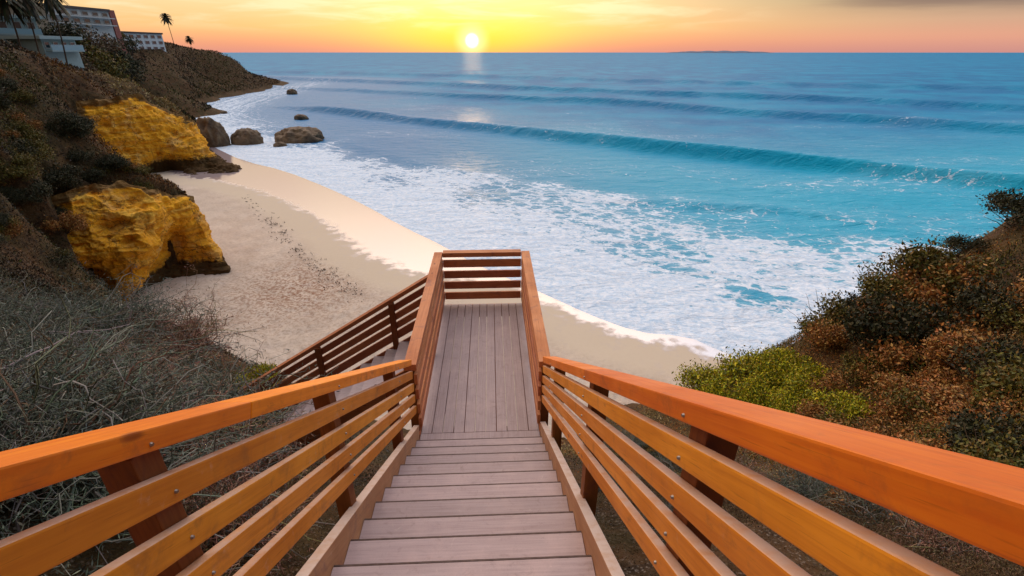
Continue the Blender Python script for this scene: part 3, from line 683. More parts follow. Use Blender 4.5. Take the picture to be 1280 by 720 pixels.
def cliff(cols, nu, nv, amp, back, footh, seed, footmask=lambda u: 1.0, hole=None, smooth=None):
    G = np.array([[atY(*q) for q in c] for c in cols])          # [col,row,3]
    G = np.concatenate([G, (G[-1] + np.array(back))[None], (G[-1] + np.array(back) * 2.2)[None]])
    S = cr(G, nu); S = cr(S.transpose(1, 0, 2), nv).transpose(1, 0, 2)
    du = np.gradient(S, axis=0); dv = np.gradient(S, axis=1); nrm = np.cross(du, dv); nrm /= np.linalg.norm(nrm, axis=2, keepdims=True) + 1e-9
    if (nrm[..., 1].mean() > 0): nrm = -nrm
    X, Y, Z = S[..., 0], S[..., 1], S[..., 2]
    k = amp; rough_ = 1 - .75 * sst(smooth - .05, smooth + .03, np.linspace(0, 1, nu))[:, None] if smooth else 1.
    d = (1 - 2 * np.abs(fbm(X / (3 * k), Y / (3 * k), Z / (3 * k), o=5, s=seed))) * .9 * k - .55 * k
    d += fbm(X / (5 * k), Y / (5 * k), Z / (.55 * k), o=4, s=seed + 5) * .45 * k + (.35 - np.abs(fbm(X / (1.3 * k), Y / (1.3 * k), Z / (1.0 * k), o=5, s=seed + 7)) * 1.6) * .55 * k * rough_
    for (u, v, r, dep) in (hole or []):
        q = G.reshape(-1, 3); c0 = None
        cen = ray(u, v); T = S - CAM; T = T / np.linalg.norm(T, axis=2, keepdims=True); cen = cen / np.linalg.norm(cen)
        a = np.linalg.norm(T - cen, axis=2); d -= dep * (1 - sst(r * .6, r, a + .012 * fbm(X, Y, Z, o=3, s=5)))
    S = S + nrm * d[..., None]
    idx = np.arange(nu * nv).reshape(nu, nv)
    Q = np.stack([idx[:-1, :-1], idx[1:, :-1], idx[1:, 1:], idx[:-1, 1:]], -1).reshape(-1, 4)
    uu = np.linspace(0, 1, nu)[:, None] + 0 * X
    foot = (1 - np.clip((S[..., 2] + 12) / footh, 0, 1)) * footmask(uu)
    top = np.maximum(np.clip(1 - np.linspace(0, 1, nv)[None, :] / .17, 0, 1), np.clip(1 - uu / .12, 0, 1) * .9) + 0 * X
    me = mesh_from('sandstone_cliff', S.reshape(-1, 3), Q, M['sand_rock'], True, attrs={'foot': foot, 'top': top})
    return tag(link('sandstone_cliff', me), kind='structure')
cliff(CL1, 340, 220, .75, (-3.2, 3.5, 0), 2.5, 101, footmask=lambda u: sst(.33, .42, u) * .9 + .12, smooth=.36, hole=[(114, 361, .030, 1.4), (72, 325, .02, .9)])
cliff(CL2, 260, 160, .85, (-6, 8, 0), 3.6, 131, hole=[(204, 212, .028, 2.0)])

# ------------------------------------------------------------------ rocks in the surf
m, t, b = nt('sea_rock'); p = geo_pos(t)
n1 = noise(t, p, .8, 6, .65, .3); n2 = noise(t, p, 4, 5, .7)
c = ramp(t, n1, [(.3, (.08, .05, .03)), (.5, (.19, .12, .065)), (.7, (.28, .19, .10))]); c = mix(t, mapr(t, n2, .5, .7, 0, .6), c, (.06, .04, .025))
L(t, c, b.inputs['Base Color']); b.inputs['Roughness'].default_value = .75
nm = bump(t, None, n1, .8, .5); bump(t, b, n2, .6, .12, nm); M['rock'] = m
def rock(u0, u1, vt, vb, label, flat=.55, seed=0, group=None, sharp=1.0, Yd=None):
    c0 = atZ((u0 + u1) / 2, vb); Y = c0[1]; a = atY(u0, vb, Y); b_ = atY(u1, vb, Y); h = atY((u0 + u1) / 2, vt, Y + .5)[2] - WATER
    w = np.linalg.norm(a - b_) / 2
    bm = bmesh.new(); bmesh.ops.create_icosphere(bm, subdivisions=5, radius=1)
    co = np.array([v.co for v in bm.verts]); n = co.copy()
    co[:, 2] = np.sign(co[:, 2]) * np.abs(co[:, 2]) ** flat
    d = 1 + (1 - 2 * np.abs(fbm(co[:, 0] * 1.3 + seed, co[:, 1] * 1.3, co[:, 2] * 1.3, o=5, s=seed))) * .30 * sharp - .17 + fbm(co[:, 0] * 5, co[:, 1] * 5, co[:, 2] * 5 + seed, o=3, s=seed + 3) * .13
    co = co * d[:, None]; co[:, 0] *= w; co[:, 1] *= w * .75; co[:, 2] *= h / max(co[:, 2].max(), .1)
    for v, q in zip(bm.verts, co): v.co = q
    for f in bm.faces: f.smooth = True
    me = bpy.data.meshes.new('rock'); bm.to_mesh(me); bm.free(); me.materials.append(M['rock'])
    o = link('rock', me, None, (c0[0], c0[1] + w * .6, WATER)); o.rotation_euler.z = .05
    tag(o, label, 'rock', group); return o
rock(240, 281, 146, 184, 'tall brown wedge-shaped rock beside the farther golden cliff tip', .6, 3)
rock(287, 323, 161, 181, 'small block-shaped rock with a flat top between the wedge rock and the long boulder', .4, 8)
rock(341, 398, 160, 179, 'long low brown boulder lying in the shallow surf', .6, 12)
rock(341, 356, 177, 183.5, 'small dark rock touching the near end of the long boulder', .8, 15)
rock(367, 383, 143, 150, 'dark jagged little rock in the surf beyond the long boulder', .8, 17)
rock(275, 283, 138.5, 142, 'tiny dark rock in white water above the block-shaped rock', .8, 21)
rock(358, 370, 111, 118, 'lone dark rock off the tip of the headland', .7, 25)
rock(330, 346, 98, 103, 'low dark rock at the seaward end of the headland shelf', .8, 27)
rock(270, 292, 207, 213, 'flat dark rock at the foot of the farther golden cliff', .8, 29)

# ------------------------------------------------------------------ vegetation
def hit(u, v, tmin=1.5, tmax=320):
    d = ray(u, v); d = d / np.linalg.norm(d)
    tt = np.geomspace(tmin, tmax, 900); Pp = CAM + d * tt[:, None]; zz = terrc(Pp[:, 0], Pp[:, 1])
    i = np.argmax(zz > Pp[:, 2]); return Pp[i] if (zz > Pp[:, 2]).any() else None
def colmix(pal, n, w=None, var=.25, g=rng):
    pal = np.array(pal); i = g.choice(len(pal), n, p=w); c = pal[i] * (1 + g.normal(size=(n, 1)) * var).clip(.4, 1.9) * (1 + g.normal(size=(n, 3)) * .06)
    return c.clip(.004, .95)
def leaf_mesh(name, C, size, pal, aspect=.5, up=.3, w=None, var=.25, cols=None):
    V, Q = leaves(C, size, aspect, up); c = colmix(pal, len(C), w, var) if cols is None else cols
    return mesh_from(name, V, Q, M['leaf'], cols=np.repeat(c, 4, 0))
def twig_mesh(name, base, n, length, r0, spread, pal, droop=.0, S=7, k=3, seed=0, wig=.12, basebox=(.3, .3, .1)):
    g = np.random.default_rng(seed)
    o = np.array(base) + (g.random((n, 3)) - .5) * np.array(basebox) * 2
    th = g.random(n) * 6.283; el = g.random(n) ** .7 * spread
    d = np.stack([np.sin(el) * np.cos(th), np.sin(el) * np.sin(th), np.cos(el)], 1)
    Ln = length * (.5 + .7 * g.random(n)); tt = np.linspace(0, 1, S)
    Pp = o[:, None] + d[:, None] * (Ln[:, None] * tt)[..., None]
    w = np.cumsum(g.normal(size=(n, S, 3)) * wig, 1) * (Ln[:, None, None] / S); Pp = Pp + w
    Pp[..., 2] -= droop * Ln[:, None] * tt ** 2
    Rr = r0 * (1 - .75 * tt)[None] * (.5 + .8 * g.random(n))[:, None]
    V, Q = tubes(Pp, Rr, k); c = colmix(pal, n, g=g)
    return V, Q, np.repeat(c, S * k, 0), Pp
PAL = {
 'rust': [(.36, .12, .022), (.24, .09, .022), (.42, .18, .04), (.17, .09, .025), (.46, .26, .07)],
 'olive': [(.11, .10, .014), (.17, .14, .018), (.07, .07, .014), (.20, .12, .02)],
 'lime': [(.46, .44, .012), (.62, .54, .015), (.20, .24, .015), (.12, .15, .02), (.52, .36, .04)],
 'dark': [(.040, .046, .018), (.06, .06, .022), (.08, .062, .028), (.028, .032, .016)],
 'grey': [(.085, .09, .068), (.050, .056, .040), (.14, .135, .11), (.040, .046, .028), (.10, .08, .06)],
 'red': [(.42, .20, .14), (.30, .15, .11), (.46, .28, .19), (.22, .18, .08)],
 'straw': [(.42, .30, .12), (.34, .23, .08), (.5, .38, .17), (.25, .17, .06)],
 'umber': [(.075, .042, .022), (.05, .03, .016), (.10, .058, .028), (.04, .03, .014)],
 'brown': [(.15, .08, .04), (.10, .06, .03), (.20, .115, .055), (.07, .045, .024), (.13, .10, .038)],
}
def bush_proto(name, pal, n=2600, lsz=.055, flat=.75, seed=1, twigs=40, tpal='brown', aspect=.5, up=.3, lump=9):
    """a shrub of radius ~1, foliage lumps over woody stems"""
    g = np.random.default_rng(seed)
    root = empty(name)
    # lumps on the upper half of an ellipsoid
    th = g.random(lump) * 6.283; rr = np.sqrt(g.random(lump)) * .68
    Lc = np.stack([rr * np.cos(th), rr * np.sin(th), (.30 + .42 * g.random(lump)) * (1 - rr * .5) * flat], 1); Lr = .22 + .22 * g.random(lump)
    i = g.integers(0, lump, n); d = g.normal(size=(n, 3)); d /= np.linalg.norm(d, axis=1, keepdims=True)
    C = Lc[i] + d * (Lr[i] * (g.random(n) ** .35) * (1 + .25 * g.normal(size=n)))[:, None] * [1, 1, .8]
    C = C[C[:, 2] > -.05]
    me = leaf_mesh(name, C, lsz * 1.35 * (.6 + .8 * g.random(len(C))), PAL[pal], aspect, up, None, .13); f = link('foliage', me, root)
    V, Q, c, _ = twig_mesh('stem', (0, 0, -.1), twigs, .85 , .016, 1.25, PAL[tpal], seed=seed, basebox=(.15, .15, .05))
    s = link('stem', mesh_from('stem', V, Q, M['twig'], cols=c), root)
    return root
def place(proto, used, pos, sc, label, group=None, cat='shrub', rz=None, sink=.05):
    o = proto if not used.get(proto.name) else copy_tree(proto); used[proto.name] = 1
    o.location = [float(pos[0]), float(pos[1]), float(pos[2] - sink * sc)]; o.scale = (sc, sc * random.uniform(.85, 1.15), sc * random.uniform(.85, 1.15)); o.rotation_euler = (random.uniform(-.15, .15), random.uniform(-.15, .15), random.uniform(0, 6.28) if rz is None else rz)
    for k_ in ('group',):
        if k_ in o.keys(): del o[k_]
    tag(o, label, cat, group); return o
used = {}
rust = bush_proto('rust_shrub', 'rust', 4200, .05, seed=11); olive = bush_proto('olive_shrub', 'olive', 4200, .055, seed=12)
lime = bush_proto('succulent_shrub', 'lime', 9500, .052, flat=.8, seed=13, up=1.0, aspect=.45, lump=13); dark = bush_proto('evergreen_shrub', 'dark', 4800, .055, flat=1.1, seed=14, up=.8, lump=12)
red = bush_proto('heath_shrub', 'red', 5200, .045, seed=15, up=1.4, aspect=.25, twigs=90, tpal='red')
def dist(p): return np.linalg.norm(p - CAM)
def at_ground(u, v, sc_px, proto, label, group=None, dv=0):
    p = hit(u, v + dv)
    if p is None: return None
    return place(proto, used, p, sc_px * dist(p) / F * .9, label, group)
# one of a kind, each told apart
hero = [
 (lime, 945, 478, 58, 'bright yellow-green shrub above the middle of the right handrail'),
 (lime, 988, 470, 42, 'yellow-green shrub highest up against the brown hill'), (lime, 1012, 492, 40, 'yellow-green shrub against the pale rock gully on the right hill'),
 (lime, 885, 492, 48, 'yellow-green shrub spreading lowest towards the sand beside the right handrail'),
 (lime, 960, 502, 44, 'yellow-green shrub in the middle of the green patch, just above the orange rail'), (lime, 1002, 516, 40, 'yellow-green shrub below the rock gully, close to the orange rail'), (lime, 912, 506, 42, 'yellow-green shrub hanging over the rail near the sand'),
 (dark, 932, 452, 22, 'small blackish shrub on top of the yellow-green shrubs'), (dark, 965, 440, 22, 'dark green shrub poking up between yellow-green shrubs and the foam'),
 (lime, 1045, 522, 44, 'yellow-green shrub with pale stems right above the orange top rail'),
 (olive, 1165, 352, 60, 'rounded olive bush standing out on the crest against the turquoise water'), (olive, 1108, 372, 42, 'low olive bush left of the rounded one on the crest'),
 (dark, 1205, 318, 24, 'dark bush in the notch of the right crest'), (dark, 1240, 285, 30, 'tall blackish bush high on the right crest'), (dark, 1276, 278, 34, 'highest blackish bush of the right crest at the picture edge'),
 (dark, 1075, 388, 22, 'dark bush on the crest just below the olive bushes'), (olive, 1040, 420, 26, 'small olive bush where the right crest drops to the gully'),
 (red, 335, 452, 40, 'reddish heath bush beside the lower stair rail'), (red, 290, 440, 44, 'dusty pink heath bush behind the grey twigs'), (red, 245, 425, 42, 'reddish heath bush below the golden cliff'),
 (lime, 368, 470, 26, 'little yellow-green bush at the bottom end of the lower stair rail'), (lime, 322, 486, 34, 'small lime plant just above the left handrail'), (red, 200, 412, 38, 'brownish pink bush nearest the cliff foot'),
 (lime, 690, 470, 10, 'small green plant seen between the right railing boards'), (olive, 400, 478, 16, 'scruffy olive plant under the lower flight'),
]
for pr, u, v, s, lb in hero: at_ground(u, v, s, pr, lb)
def scatter(n, reg, protos, spx, label, group, seed):
    g = random.Random(seed); k = 0; tries = 0
    while k < n and tries < n * 12:
        tries += 1; u = g.uniform(reg[0], reg[1]); v = g.uniform(reg[2], reg[3])
        p = hit(u, v)
        if p is None or p[2] < -11.3 or dist(p) > 60 or (abs(p[0]) < 1.6 and p[1] < 7): continue
        pr = g.choice(protos)
        lb = label[pr.name.split('.')[0]]
        s = g.uniform(*spx) * dist(p) / F; place(pr, used, p, s, lb[0], lb[1], sink=.2); k += 1
lbl_r = {'rust_shrub': ('low rusty brown shrub matted into the right hillside', 'rusty shrubs covering the right hillside'), 'olive_shrub': ('low dull olive shrub matted into the right hillside', 'dull olive shrubs on the right hillside'), 'evergreen_shrub': ('low blackish shrub matted into the right hillside', 'blackish shrubs on the right hillside')}
scatter(64, (1030, 1300, 360, 640), [rust, rust, rust, rust, rust, rust, olive, olive, olive, dark], (26, 58), lbl_r, None, 5)
lbl_l = {'rust_shrub': ('low brown shrub on the shaded left slope above the cliff', 'brown shrubs on the left slope'), 'olive_shrub': ('low olive shrub on the shaded left slope above the cliff', 'olive shrubs on the left slope'), 'evergreen_shrub': ('low blackish shrub on the shaded left slope above the cliff', 'blackish shrubs on the left slope')}
scatter(70, (-20, 200, 85, 330), [rust, olive, dark, dark], (9, 20), lbl_l, None, 6)
# ground cover that nobody could count
def cover():
    g = rng
    parts = [(350000, -66, 62, 2.2, 120, .9), (560000, -66, -24, 12, 115, .62), (340000, 22, 62, 4.5, 22, .66), (170000, -48, -20, 100, 330, .7)]
    a = np.radians(np.concatenate([g.uniform(q[1], q[2], q[0]) for q in parts])); r = np.exp(np.concatenate([g.uniform(np.log(q[3]), np.log(q[4]), q[0]) for q in parts]))
    fine = np.concatenate([np.full(q[0], q[5]) for q in parts]); n = len(a)
    x = CAM[0] + r * np.sin(a); y = CAM[1] + r * np.cos(a); z = terrc(x, y)
    beach = z < WATER + 1.0
    k = ~beach & ~((np.abs(x) < 1.0) & (y < 7)) 
    # leave bare patches
    dens = fbm(x / (1.2 + r * .05), y / (1.2 + r * .05), o=3, s=71)
    k &= (dens > -.16) | (g.random(n) < .35)
    x, y, z, r, fine = x[k], y[k], z[k], r[k], fine[k]; n = len(x)
    hh = np.clip(fbm(x / 2.5, y / 2.5, o=3, s=73) * 1.1 + .25, 0, 1) * np.clip(r / 14, .25, 3) * .5
    hh = hh * (1 - .65 * sst(60, 110, r)); z = z + g.random(n) * hh
    t1 = fbm(x / (1.5 + r * .06), y / (1.5 + r * .06), o=3, s=75) + g.normal(size=n) * .12
    pal = np.zeros((n, 3)); right = x > 1.5; near = (~right) & (r < 13)
    def put(mask, name): pal[mask] = colmix(PAL[name], int(mask.sum()), var=.2)
    put(right & (t1 > -.02), 'rust'); put(right & (t1 <= -.02), 'olive'); put(right & (t1 < -.22), 'dark'); put(right & (t1 > .33), 'straw')
    put(right & (r < 6.5), 'brown')
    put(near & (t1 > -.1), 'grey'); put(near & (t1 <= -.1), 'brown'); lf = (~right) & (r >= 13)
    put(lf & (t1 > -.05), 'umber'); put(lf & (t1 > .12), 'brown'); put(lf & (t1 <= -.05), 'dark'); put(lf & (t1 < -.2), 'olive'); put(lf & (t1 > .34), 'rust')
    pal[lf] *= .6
    st_ = lf & (r > 72) & (r < 104) & (x > -75) & (x < -38) & (z > -9)
    q0 = atY(138, 82, 83); q1 = atY(200, 118, 90); ax = (q1 - q0)[:2]; ln = np.hypot(*ax); ax /= ln
    al = (x - q0[0]) * ax[0] + (y - q0[1]) * ax[1]; ac = -(x - q0[0]) * ax[1] + (y - q0[1]) * ax[0]
    put((al > -2) & (al < ln + 2) & (np.abs(ac) < 3.0), 'straw')
    sz = np.clip(r * .0050, .02, .8) * g.uniform(.6, 1.5, n) * fine
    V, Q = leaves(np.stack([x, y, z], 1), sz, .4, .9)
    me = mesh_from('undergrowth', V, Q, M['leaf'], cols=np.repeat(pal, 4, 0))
    tag(link('undergrowth', me), kind='stuff')
cover()
# grey twiggy brush, left : big dry bushes of arching stems
def dry_bush(seed, n=380, nl=2600, pal=None):
    root = empty('dry_twig_bush')
    V, Q, c, Pp = twig_mesh('stem', (0, 0, 0), n, 1.05, .010, 1.45, (pal or PAL['grey']) + [(.26, .25, .21), (.20, .19, .16)], droop=.35, S=9, seed=seed, wig=.5, basebox=(.45, .45, .12))
    link('stem', mesh_from('stem', V, Q, M['twig'], cols=c), root)
    g = np.random.default_rng(seed); pts = Pp[:, 4:].reshape(-1, 3); C = pts[g.integers(0, len(pts), nl)] + g.normal(size=(nl, 3)) * .04
    link('foliage', leaf_mesh('foliage', C, .045 * (.5 + g.random(nl)), pal or PAL['grey'], .18, .8), root)
    return root
GG = [(.17, .18, .12), (.12, .13, .08), (.22, .22, .16), (.08, .085, .05), (.15, .12, .08)]
BG = [(.14, .165, .12), (.10, .125, .085), (.20, .21, .16), (.08, .09, .06)]
db = [dry_bush(31, 260, 6500, BG), dry_bush(32, 420, 2600, GG[:3] + PAL['brown'][:2] + BG[:2]), dry_bush(33, 260, 6500, PAL['red'] + PAL['brown'][:1])]
g = random.Random(9); spots = []
for row, (v0, n, s) in enumerate([(375, 6, 48), (410, 6, 62), (450, 7, 78), (495, 7, 92), (540, 5, 105), (600, 3, 110)]):
    for i in range(n):
        u = -50 + i * (([240, 250, 290, 350, 330, 330][row]) / (n - 1)) + g.uniform(-16, 16)
        v = v0 + (18 if u > 120 else 0) + (18 if u > 220 else 0) + g.uniform(-8, 8)
        p = hit(u, v + 25, 1.5, 14)
        if p is None or (p[0] > -1.7): continue
        pr = db[2 if (u > 140 and g.random() < .85) else (row + i) % 2]; place(pr, used, p, s * dist(p) / F * .95 * g.choice([.7, .85, 1., 1.2]), *(('dry mauve-brown bush massed behind the grey ones beside the left railing', 'mauve-brown bushes beside the left railing') if pr is db[2] else ('dry grey-green bush of tangled twigs, one of many massed beside the left railing', 'grey twig bushes beside the left railing')), 'bush', sink=0)
for i, (u, v, s) in enumerate([(790, 560, 40), (850, 590, 45), (930, 600, 50), (1010, 620, 55), (1100, 650, 60), (1180, 690, 60), (760, 610, 40), (830, 660, 50)]):
    p = hit(u, v, 1.5, 20)
    if p is None or abs(p[0]) < 1.35: continue
    place(db[i % 3], used, p, s * dist(p) / F * .8, 'dry grey-brown bush of thin twigs outside the right railing', 'grey-brown twig bushes below the right railing', 'bush', sink=.1)

# wrack line : scraps of seaweed left by the tide
g = np.random.default_rng(77); WR = np.array([atZ(u, v, -11.7)[:2] for u, v in [(300, 245), (330, 268), (352, 292), (385, 325), (415, 350), (455, 378)]])
C = []
for i in range(210):
    f = g.random() * (len(WR) - 1.001); j = int(f); q = WR[j] + (WR[j + 1] - WR[j]) * (f - j) + g.normal(size=2) * [.45, .35]; C += [np.array([q[0], q[1], 0]) + g.normal(size=3) * [.07, .05, 0] for _ in range(g.integers(2, 9))]
C = np.array(C)
def beach_z(x, y):
    df = sdist(FOAM, x, y); return np.minimum(WATER + np.where(df < 0, -df * .03, -df * .06), WATER + .75 + .01 * np.maximum(-df, 0))
C[:, 2] = beach_z(C[:, 0], C[:, 1]) + .03
tag(link('seaweed_debris', leaf_mesh('seaweed_debris', C, .11 * (.5 + g.random(len(C))), [(.06, .045, .03), (.10, .06, .035), (.04, .035, .025)], .45, .2)), kind='stuff')

# ------------------------------------------------------------------ trees, palms
M['bark'] = leafmat('bark', .9)
def tree(x, y, z, h, w, label, group, pal='dark', seed=0, n=2600):
    g = np.random.default_rng(seed); root = empty('bluff_tree', (x, y, z))
    lump = 10; th = g.random(lump) * 6.283; rr = np.sqrt(g.random(lump)) * .33 * w
    Lc = np.stack([rr * np.cos(th), rr * np.sin(th), h * (.45 + .42 * g.random(lump))], 1); Lr = w * (.13 + .12 * g.random(lump))
    i = g.integers(0, lump, n); d = g.normal(size=(n, 3)); d /= np.linalg.norm(d, axis=1, keepdims=True)
    C = Lc[i] + d * (Lr[i] * g.random(n) ** .4)[:, None]
    link('crown', leaf_mesh('crown', C, .045 * w * (.5 + g.random(n)), PAL[pal], .6), root)
    Pp = np.zeros((6, 5, 3)); tt = np.linspace(0, 1, 5)
    Pp[0, :, 2] = tt * h * .6
    for j in range(1, 6): Pp[j] = np.array([0, 0, h * .35]) + (Lc[j] - [0, 0, h * .35]) * tt[:, None]
    V, Q = tubes(Pp, (np.array([.05] + [.025] * 5) * w)[:, None] * (1 - .6 * tt), 6)
    link('trunk', mesh_from('trunk', V, Q, M['bark'], cols=np.tile([.06, .042, .03], (len(V), 1))), root)
    tag(root, label, 'tree', group); return root
tl = [(60, 52, 104, 9, 11, 'dark broad tree below the left end of the flat-roofed building'), (80, 50, 106, 9.5, 11, 'dark tree under the middle of the flat-roofed building'), (98, 52, 108, 9, 10, 'dark bushy tree below the red-ended facade'),
      (116, 56, 112, 10, 11, 'brown-green tree under the red end wall'), (134, 58, 118, 10, 11, 'olive tree left of the small apartment block'), (150, 60, 124, 10, 9, 'narrow olive tree touching the apartment block'),
      (126, 66, 104, 7, 10, 'low tree on the bank below the olive trees'), (92, 64, 98, 6, 9, 'low dark tree beside the stepped terraces'), (40, 62, 92, 5, 8, 'low bush-like tree beneath the left villa'), (10, 66, 88, 5, 8, 'dark low tree under the villa at the picture edge'),
      (155, 47, 168, 6, 6, 'small reddish tree between the two hilltop buildings')]
for i, (u, v, Y, h, w, lb) in enumerate(tl):
    q = atY(u, v, Y); z0 = float(terr(np.array([q[0]]), np.array([q[1]]))[0]); tree(q[0], q[1], z0 - .3, max(h * .75, q[2] + h * .34 - z0), w * .95, lb, None, ['dark', 'dark', 'olive', 'brown'][i % 4], 200 + i)
def palm(base, top, crown_r, label, seed, group=None, hang=.6):
    g = np.random.default_rng(seed); base = np.array(base); top = np.array(top); root = empty('palm_tree', base)
    S = 10; tt = np.linspace(0, 1, S); Pp = (base + (top - base) * tt[:, None]); Pp[:, 0] += np.sin(tt * 3.14) * .25 * np.linalg.norm(top - base) * .08
    V, Q = tubes((Pp - base)[None], (np.linspace(.045, .028, S) * crown_r * 1.3)[None], 8)
    link('trunk', mesh_from('trunk', V, Q, M['bark'], cols=np.tile([.10, .065, .04], (len(V), 1))), root)
    n = 46; th = g.random(n) * 6.283; el = np.linspace(-.9, 1.35, n); VV = []; QQ = []; o = 0
    for j in range(n):   # each frond : arching rib with blades
        d = np.array([math.cos(th[j]) * math.cos(el[j]), math.sin(th[j]) * math.cos(el[j]), math.sin(el[j])]); S2 = 6; s = np.linspace(0, 1, S2)
        rib = top - base + d * (s * crown_r)[:, None]; rib[:, 2] -= hang * crown_r * s ** 2 * .7
        side = np.cross(d, [0, 0, 1.]); side /= np.linalg.norm(side) + 1e-6
        wd = crown_r * .16 * np.sin(np.clip(s * 3.0 + .15, 0, 3.1))
        for q_ in range(S2 - 1):
            for sg in (-1, 1):
                a = rib[q_]; b_ = rib[q_ + 1]; e = side * sg * wd[q_] + np.array([0, 0, -.05 * crown_r])
                VV += [a, b_, b_ + e * .9 + (b_ - a) * .4, a + e]; QQ.append([o, o + 1, o + 2, o + 3]); o += 4
    c = colmix(PAL['dark'] + [(.10, .07, .03)], len(QQ), g=g)
    link('crown', mesh_from('crown', VV, QQ, M['leaf'], cols=np.repeat(c, 4, 0)), root)
    tag(root, label, 'palm tree', group); return root
def terrz(q): return float(terr(np.array([q[0]]), np.array([q[1]]))[0])
def palm_px(ub, vb, ut, vt, Y, cr_px, label, seed, dx=0, hang=.6):
    b_ = atY(ub, vb, Y); t_ = atY(ut, vt, Y); b_[2] = min(b_[2], terrz(b_) - .2) if abs(terrz(b_) - b_[2]) < 12 else b_[2]
    return palm(b_, t_, cr_px * np.linalg.norm(b_ - CAM) / F * .75, label, seed, hang=hang)
palm_px(218, 62, 207, 21, 185, 7.5, 'tall lone palm tree on the headland skyline', 1)
palm_px(240, 67, 236, 48, 205, 5.5, 'short palm tree to the right of the tall one on the skyline', 2)
palm_px(18, 44, 4, -6, 76, 17, 'dark leaning palm tree at the top corner, cut by the picture edge', 3, hang=1.1)
palm_px(38, 44, 27, -6, 78, 16, 'dark leaning palm tree second along at the top corner', 4, hang=1.1)
palm_px(70, 44, 60, -8, 82, 15, 'dark palm tree over the villa beside the flat-roofed building', 5, hang=1.2)

# ------------------------------------------------------------------ hilltop buildings
def plain(name, col, rough=.7, sc=3.):
    m, t, b = nt(name); n_ = noise(t, geo_pos(t), sc, 5, .6)
    L(t, mix(t, mapr(t, n_, .3, .7, 0, .5), col, tuple(c * .72 for c in col)), b.inputs['Base Color']); b.inputs['Roughness'].default_value = rough; return m
M['render'] = plain('grey_render', (.62, .60, .56)); M['white'] = plain('white_render', (.8, .78, .75)); M['redwall'] = plain('red_wall', (.35, .10, .07)); M['roofm'] = plain('dark_roof', (.09, .06, .05)); M['teal'] = plain('teal_slab', (.36, .45, .44)); M['frame'] = plain('window_frame', (.5, .5, .48))
m, t, b = nt('window_glass'); b.inputs['Base Color'].default_value = (.03, .045, .055, 1); b.inputs['Roughness'].default_value = .08; b.inputs['Metallic'].default_value = .0; b.inputs['Specular IOR Level'].default_value = .9; M['glass'] = m
m, t, b = nt('blue_glass'); b.inputs['Base Color'].default_value = (.25, .42, .48, 1); b.inputs['Roughness'].default_value = .1; M['bglass'] = m
def building(name, u0, v0, Y0_, u1, v1, Y1_, vtop, depth, floors, bays, wall, label, roof='roofm', balc=True, over=.6, end=None, rh=.5, wfrac=.62):
    a = atY(u0, v0, Y0_); b_ = atY(u1, v1, Y1_); z0 = min(a[2], b_[2]); A = Vector((a[0], a[1], z0)); B = Vector((b_[0], b_[1], z0)); W = (B - A).length; height = max(atY(u0, vtop, Y0_)[2] - z0, .6)
    rz = math.atan2(B.y - A.y, B.x - A.x); root = empty(name, A, rz); tag(root, label, 'building')
    MB().box(0, W, 0, depth, -6, height, .03).build('wall', M[wall], root)
    if end: MB().box(W + .01, W + 1.6, -.25, depth, -6, height + .4, .02).build('end_wall', M[end], root)
    MB().box(-over, W + over * (0 if end else 1), -over, depth + over, height + .01, height + rh, .03).build('roof', M[roof], root)
    fh = height / floors; bw = W / bays
    for f in range(floors):
        for i in range(bays):
            x0 = i * bw + bw * (1 - wfrac) / 2; x1 = x0 + bw * wfrac; z0_ = f * fh + fh * .22; z1 = f * fh + fh * .82
            fr = MB(); 
            for q in ((x0, x1, z0_, z0_ + .12), (x0, x1, z1 - .12, z1), (x0, x0 + .12, z0_ + .12, z1 - .12), (x1 - .12, x1, z0_ + .12, z1 - .12)): fr.box(q[0], q[1], -.10, -.004, q[2], q[3], 0)
            fo = fr.build('window', M['frame'], root); MB().box(x0 + .12, x1 - .12, -.05, -.006, z0_ + .12, z1 - .12, 0).build('pane', M['glass'], fo)
        if balc:
            bo = MB().box(.1, W - .1, -1.3, -.11, f * fh - .08, f * fh + .12, .01).build('balcony', M[wall], root)
            MB().box(.15, W - .15, -1.28, -1.22, f * fh + .13, f * fh + .95, 0).build('balustrade', M['bglass'] if wall == 'teal' else M['frame'], bo) if wall == 'teal' else None
    return root
building('hotel_building', 62, 28, 118, 140, 30, 134, 7.5, 12, 2, 6, 'render', 'grey flat-roofed two-storey building with a dark red end wall on the hilltop', end='redwall')
building('apartment_building', 156, 64, 176, 208, 64, 192, 41, 10, 3, 6, 'white', 'pale apartment block with rows of dark windows beside the tall palm', balc=False, over=.3)
building('villa_building', -40, 42, 92, 50, 40, 100, 20, 10, 1, 5, 'teal', 'grey-green villa with long glass front behind the leaning palms', roof='teal', over=1.2)
building('beach_house', 56, 64, 88, 98, 63, 94, 49, 6, 1, 4, 'teal', 'low grey-green house with pale slab roof stepping down the bank', roof='teal', over=.8)
building('pool_house', 24, 86, 74, 64, 85, 78, 79, 4, 1, 3, 'teal', 'low structure with a pale blue glass edge below the villa', roof='bglass', balc=False, over=.2, rh=.35)
